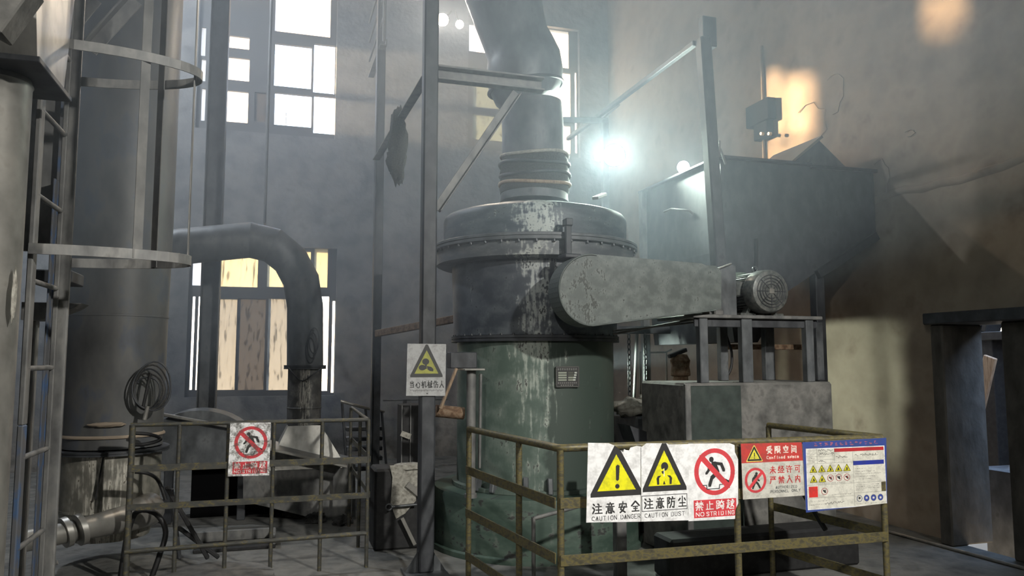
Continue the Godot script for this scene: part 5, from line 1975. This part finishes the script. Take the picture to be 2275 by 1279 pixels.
# ------------------------------------------------------------------ floor level on the left
func left_clutter() -> void:
	# feed strut at the left of the mill
	var z := -6.0
	var a := at(1046, 1055, z)
	var o := thing("side_pipe", "upright pipe with a bracket plate on the left side of the mill", "pipe", Vector3(a.x, 0.5, z))
	var st := S()
	var t := at(1046, 822, z)
	lathe(st, [Vector2(0, 0.5), Vector2(0.05, 0.5), Vector2(0.05, 0.53), Vector2(0.038, 0.54), Vector2(0.038, t.y), Vector2(0, t.y)], 20, Transform3D(Basis(), Vector3(a.x, 0, z)))
	mk("pipe", st, M.dust_steel, o)
	st = S()
	bb(st, at(1032, 823, z + 0.1), at(1078, 818, z + 0.1) + Vector3(0, 0, -0.25))
	mk("plate", st, M.bright_steel, o)
	st = S()
	bb(st, at(1000, 818, z - 0.05), at(1060, 782, z - 0.05) + Vector3(0, 0, -0.12))
	mk("top_block", st, M.dark_steel, o)
	st = S()
	bar(st, at(1065, 1040, z + 0.06), at(1068, 830, z + 0.06), 0.02, 0.03, Vector3.BACK)
	mk("pull_rod", st, M.dust_steel, o)
	st = S()
	tube(st, [at(968, 912, z - 0.1), at(1030, 918, z - 0.1)], 0.05, 16)
	mk("elbow", st, M.rust, o)
	st = S()
	bar(st, at(978, 908, z), at(1014, 818, z), 0.022, 0.04, Vector3.BACK)
	mk("wooden_lever", st, M.wood, o, "worn wooden lever")
	# cabinet behind the column
	var cb := thing("electric_cabinet", "dark tall steel cabinet with pale edges left of the column", "cabinet", Vector3(at(925, 1000, -7.0).x, 0, -7.0))
	st = S()
	bb(st, Vector3(at(893, 1000, -6.9).x, 0, -7.2), Vector3(at(962, 1000, -6.9).x, at(893, 900, -6.9).y, -6.9))
	mk("body", st, M.black, cb)
	for px in [893, 912]:
		st = S()
		bb(st, at(px - 2, 1028, -6.88), at(px + 2, 898, -6.88) + Vector3(0, 0, -0.02))
		mk("edge_strip", st, M.dust_steel, cb)
	st = S()
	bar(st, at(891, 962, -6.87), at(912, 970, -6.87), 0.01, 0.05)
	mk("tape", st, M.sack, cb)
	# covered box with a cloth and a spanner
	var dz := -6.55
	var bo := thing("covered_box", "low box draped with a dusty cloth in front of the cabinet", "box", Vector3(at(900, 1100, dz).x, 0, dz))
	st = S()
	var ytop := at(900, 1040, dz).y
	bb(st, Vector3(at(832, 1100, dz).x, 0, dz - 0.35), Vector3(at(945, 1100, dz).x, ytop, dz), 0.02)
	mk("crate", st, M.black, bo)
	st = S()
	var pl := PackedVector2Array()
	for e in [[866, 1034], [952, 1030], [956, 1052], [930, 1060], [924, 1112], [900, 1140], [880, 1152], [868, 1120], [872, 1060]]:
		var p := at(e[0], e[1], dz + 0.02)
		pl.append(Vector2(p.x, p.y))
	slab(st, pl, 0.015, Transform3D(Basis(), Vector3(0, 0, dz + 0.005)))
	blob(st, at(912, 1036, dz - 0.12), Vector3(0.17, 0.03, 0.17), 0.4, 90)
	mk("cloth", st, M.sack, bo)
	st = S()
	tube(st, [at(870, 1126, dz + 0.05), at(926, 1120, dz + 0.05)], 0.012, 8)
	var ring := []
	for i in 14:
		ring.append(at(864, 1126, dz + 0.05) + Vector3(0.025 * cos(TAU * i / 14), 0.025 * sin(TAU * i / 14), 0))
	tube(st, ring, 0.009, 6, false, true)
	mk("spanner", st, M.bolt, bo)
	st = S()
	bar(st, at(905, 1075, dz + 0.04), at(935, 1100, dz + 0.04), 0.01, 0.05)
	mk("strap", st, M.bright_steel, bo)
	st = S()
	bar(st, at(893, 1150, dz + 0.05), at(922, 1210, dz + 0.05), 0.012, 0.03)
	mk("strap", st, M.bright_steel, bo)
	# stair frame far behind
	var s := thing("stair_frame", "small steel stair with handrail behind the thin back column", "stair", Vector3(at(800, 950, -8.9).x, 0, -8.9))
	st = S()
	tube(st, [at(757, 891, -8.9), at(812, 906, -8.9), at(852, 914, -9.2)], 0.018, 8)
	mk("handrail", st, M.bright_steel, s)
	for e in [[760, 895], [812, 908], [848, 914]]:
		st = S()
		var p := at(e[0], e[1], -8.9)
		tube(st, [p, Vector3(p.x + 0.1, 0, -8.9)], 0.014, 8)
		mk("upright", st, M.dark_steel, s)
	for k in 5:
		st = S()
		bb(st, at(770, 950 + 22 * k, -9.0), at(850, 956 + 22 * k, -9.0) + Vector3(0, 0, -0.2))
		mk("tread", st, M.dark_steel, s)
	st = S()
	bb(st, Vector3(at(850, 905, -10).x, at(850, 887, -10).y - 0.02, -10.0), Vector3(2.2, at(850, 887, -10).y, -9.95))
	bb(st, Vector3(1.6, 0, -10.0), Vector3(1.65, at(850, 887, -10).y, -9.95))
	solo("back_rail", st, M.dust_steel, "thin pale rail far back between the columns", "rail")
	# hose loops at the tower foot
	st = S()
	tube(st, curve_pts([at(268, 1279, -6.25), at(285, 1180, -6.25), at(305, 1136, -6.25), at(345, 1140, -6.25), at(368, 1180, -6.25), at(352, 1240, -6.22), at(330, 1300, -6.2)], 36), 0.02, 8)
	solo("rubber_hose", st, M.rubber, "black rubber hose in a loop by the left railing post", "hose")
	st = S()
	tube(st, curve_pts([at(300, 962, -6.45), at(335, 965, -6.45), at(357, 975, -6.4), at(330, 985, -6.4), at(300, 988, -6.4)], 24), 0.014, 8)
	solo("rubber_hose", st, M.rubber, "thin black hose slung behind the left railing at flange height", "hose")
	st = S()
	tube(st, curve_pts([at(300, 1048, -6.45), at(330, 1052, -6.45), at(352, 1068, -6.4), at(368, 1110, -6.4)], 24), 0.014, 8)
	solo("rubber_hose", st, M.rubber, "thin black hose sagging just above the floor loop behind the left railing", "hose")
	# scattered boards and bars
	var n := 0
	for e in [[370, 1080, 462, 1240, 0.05], [395, 1170, 486, 1238, 0.04], [380, 1085, 398, 1240, 0.035]]:
		st = S()
		var q0 := at(e[0], e[1], -6.6)
		var q1 := aty(e[2], e[3], 0.03)
		bar(st, q0, q1, e[4], 0.03)
		solo("loose_bar", st, M.black if n < 2 else M.dark_steel, ["long dark bar leaning behind the left railing", "shorter dark bar slanting to the floor behind the left railing", "nearly upright thin bar beside the tower foot"][n], "bar", "loose bars by the tower")
		n += 1
	var w := thing("floor_tray", "dark shallow wooden tray on the floor behind the left railing", "tray", aty(520, 1225, 0))
	var t0 := aty(430, 1225, 0.0)
	var t1 := aty(612, 1222, 0.0)
	st = S()
	bb(st, Vector3(t0.x, 0.0, t0.z - 0.2), Vector3(t1.x, 0.03, t0.z + 0.08))
	mk("bottom", st, M.black, w)
	st = S()
	bb(st, Vector3(t0.x, 0.03, t0.z - 0.2), Vector3(t1.x, 0.12, t0.z - 0.17))
	bb(st, Vector3(t1.x - 0.03, 0.03, t0.z - 0.17), Vector3(t1.x, 0.12, t0.z + 0.08))
	mk("rim", st, M.dust_steel, w)
	st = S()
	var dc := aty(470, 1300, 0.0)
	lathe(st, [Vector2(0, 0), Vector2(0.42, 0), Vector2(0.43, 0.02), Vector2(0.42, 0.06), Vector2(0.3, 0.075), Vector2(0, 0.08)], 40, Transform3D(Basis(), dc))
	solo("round_cover", st, M.dust_steel, "pale round cover lying on the floor at the bottom left", "cover")
	n = 0
	for e in [[660, 1148, 0.12], [700, 1160, 0.1], [735, 1140, 0.12], [760, 1165, 0.09]]:
		st = S()
		blob(st, aty(e[0], e[1], 0.0) + Vector3(0, 0.03, 0), Vector3(e[2], e[2] * 0.6, e[2] * 0.8), 0.7, 100 + n, -0.028)
		solo("rubble_lump", st, M.sack if n == 2 else M.rag, ["leftmost grey lump of rubble under the fan", "second lump of rubble under the fan", "palest lump of rubble under the fan", "rightmost small lump of rubble under the fan"][n], "rubble", "rubble under the fan")
		n += 1
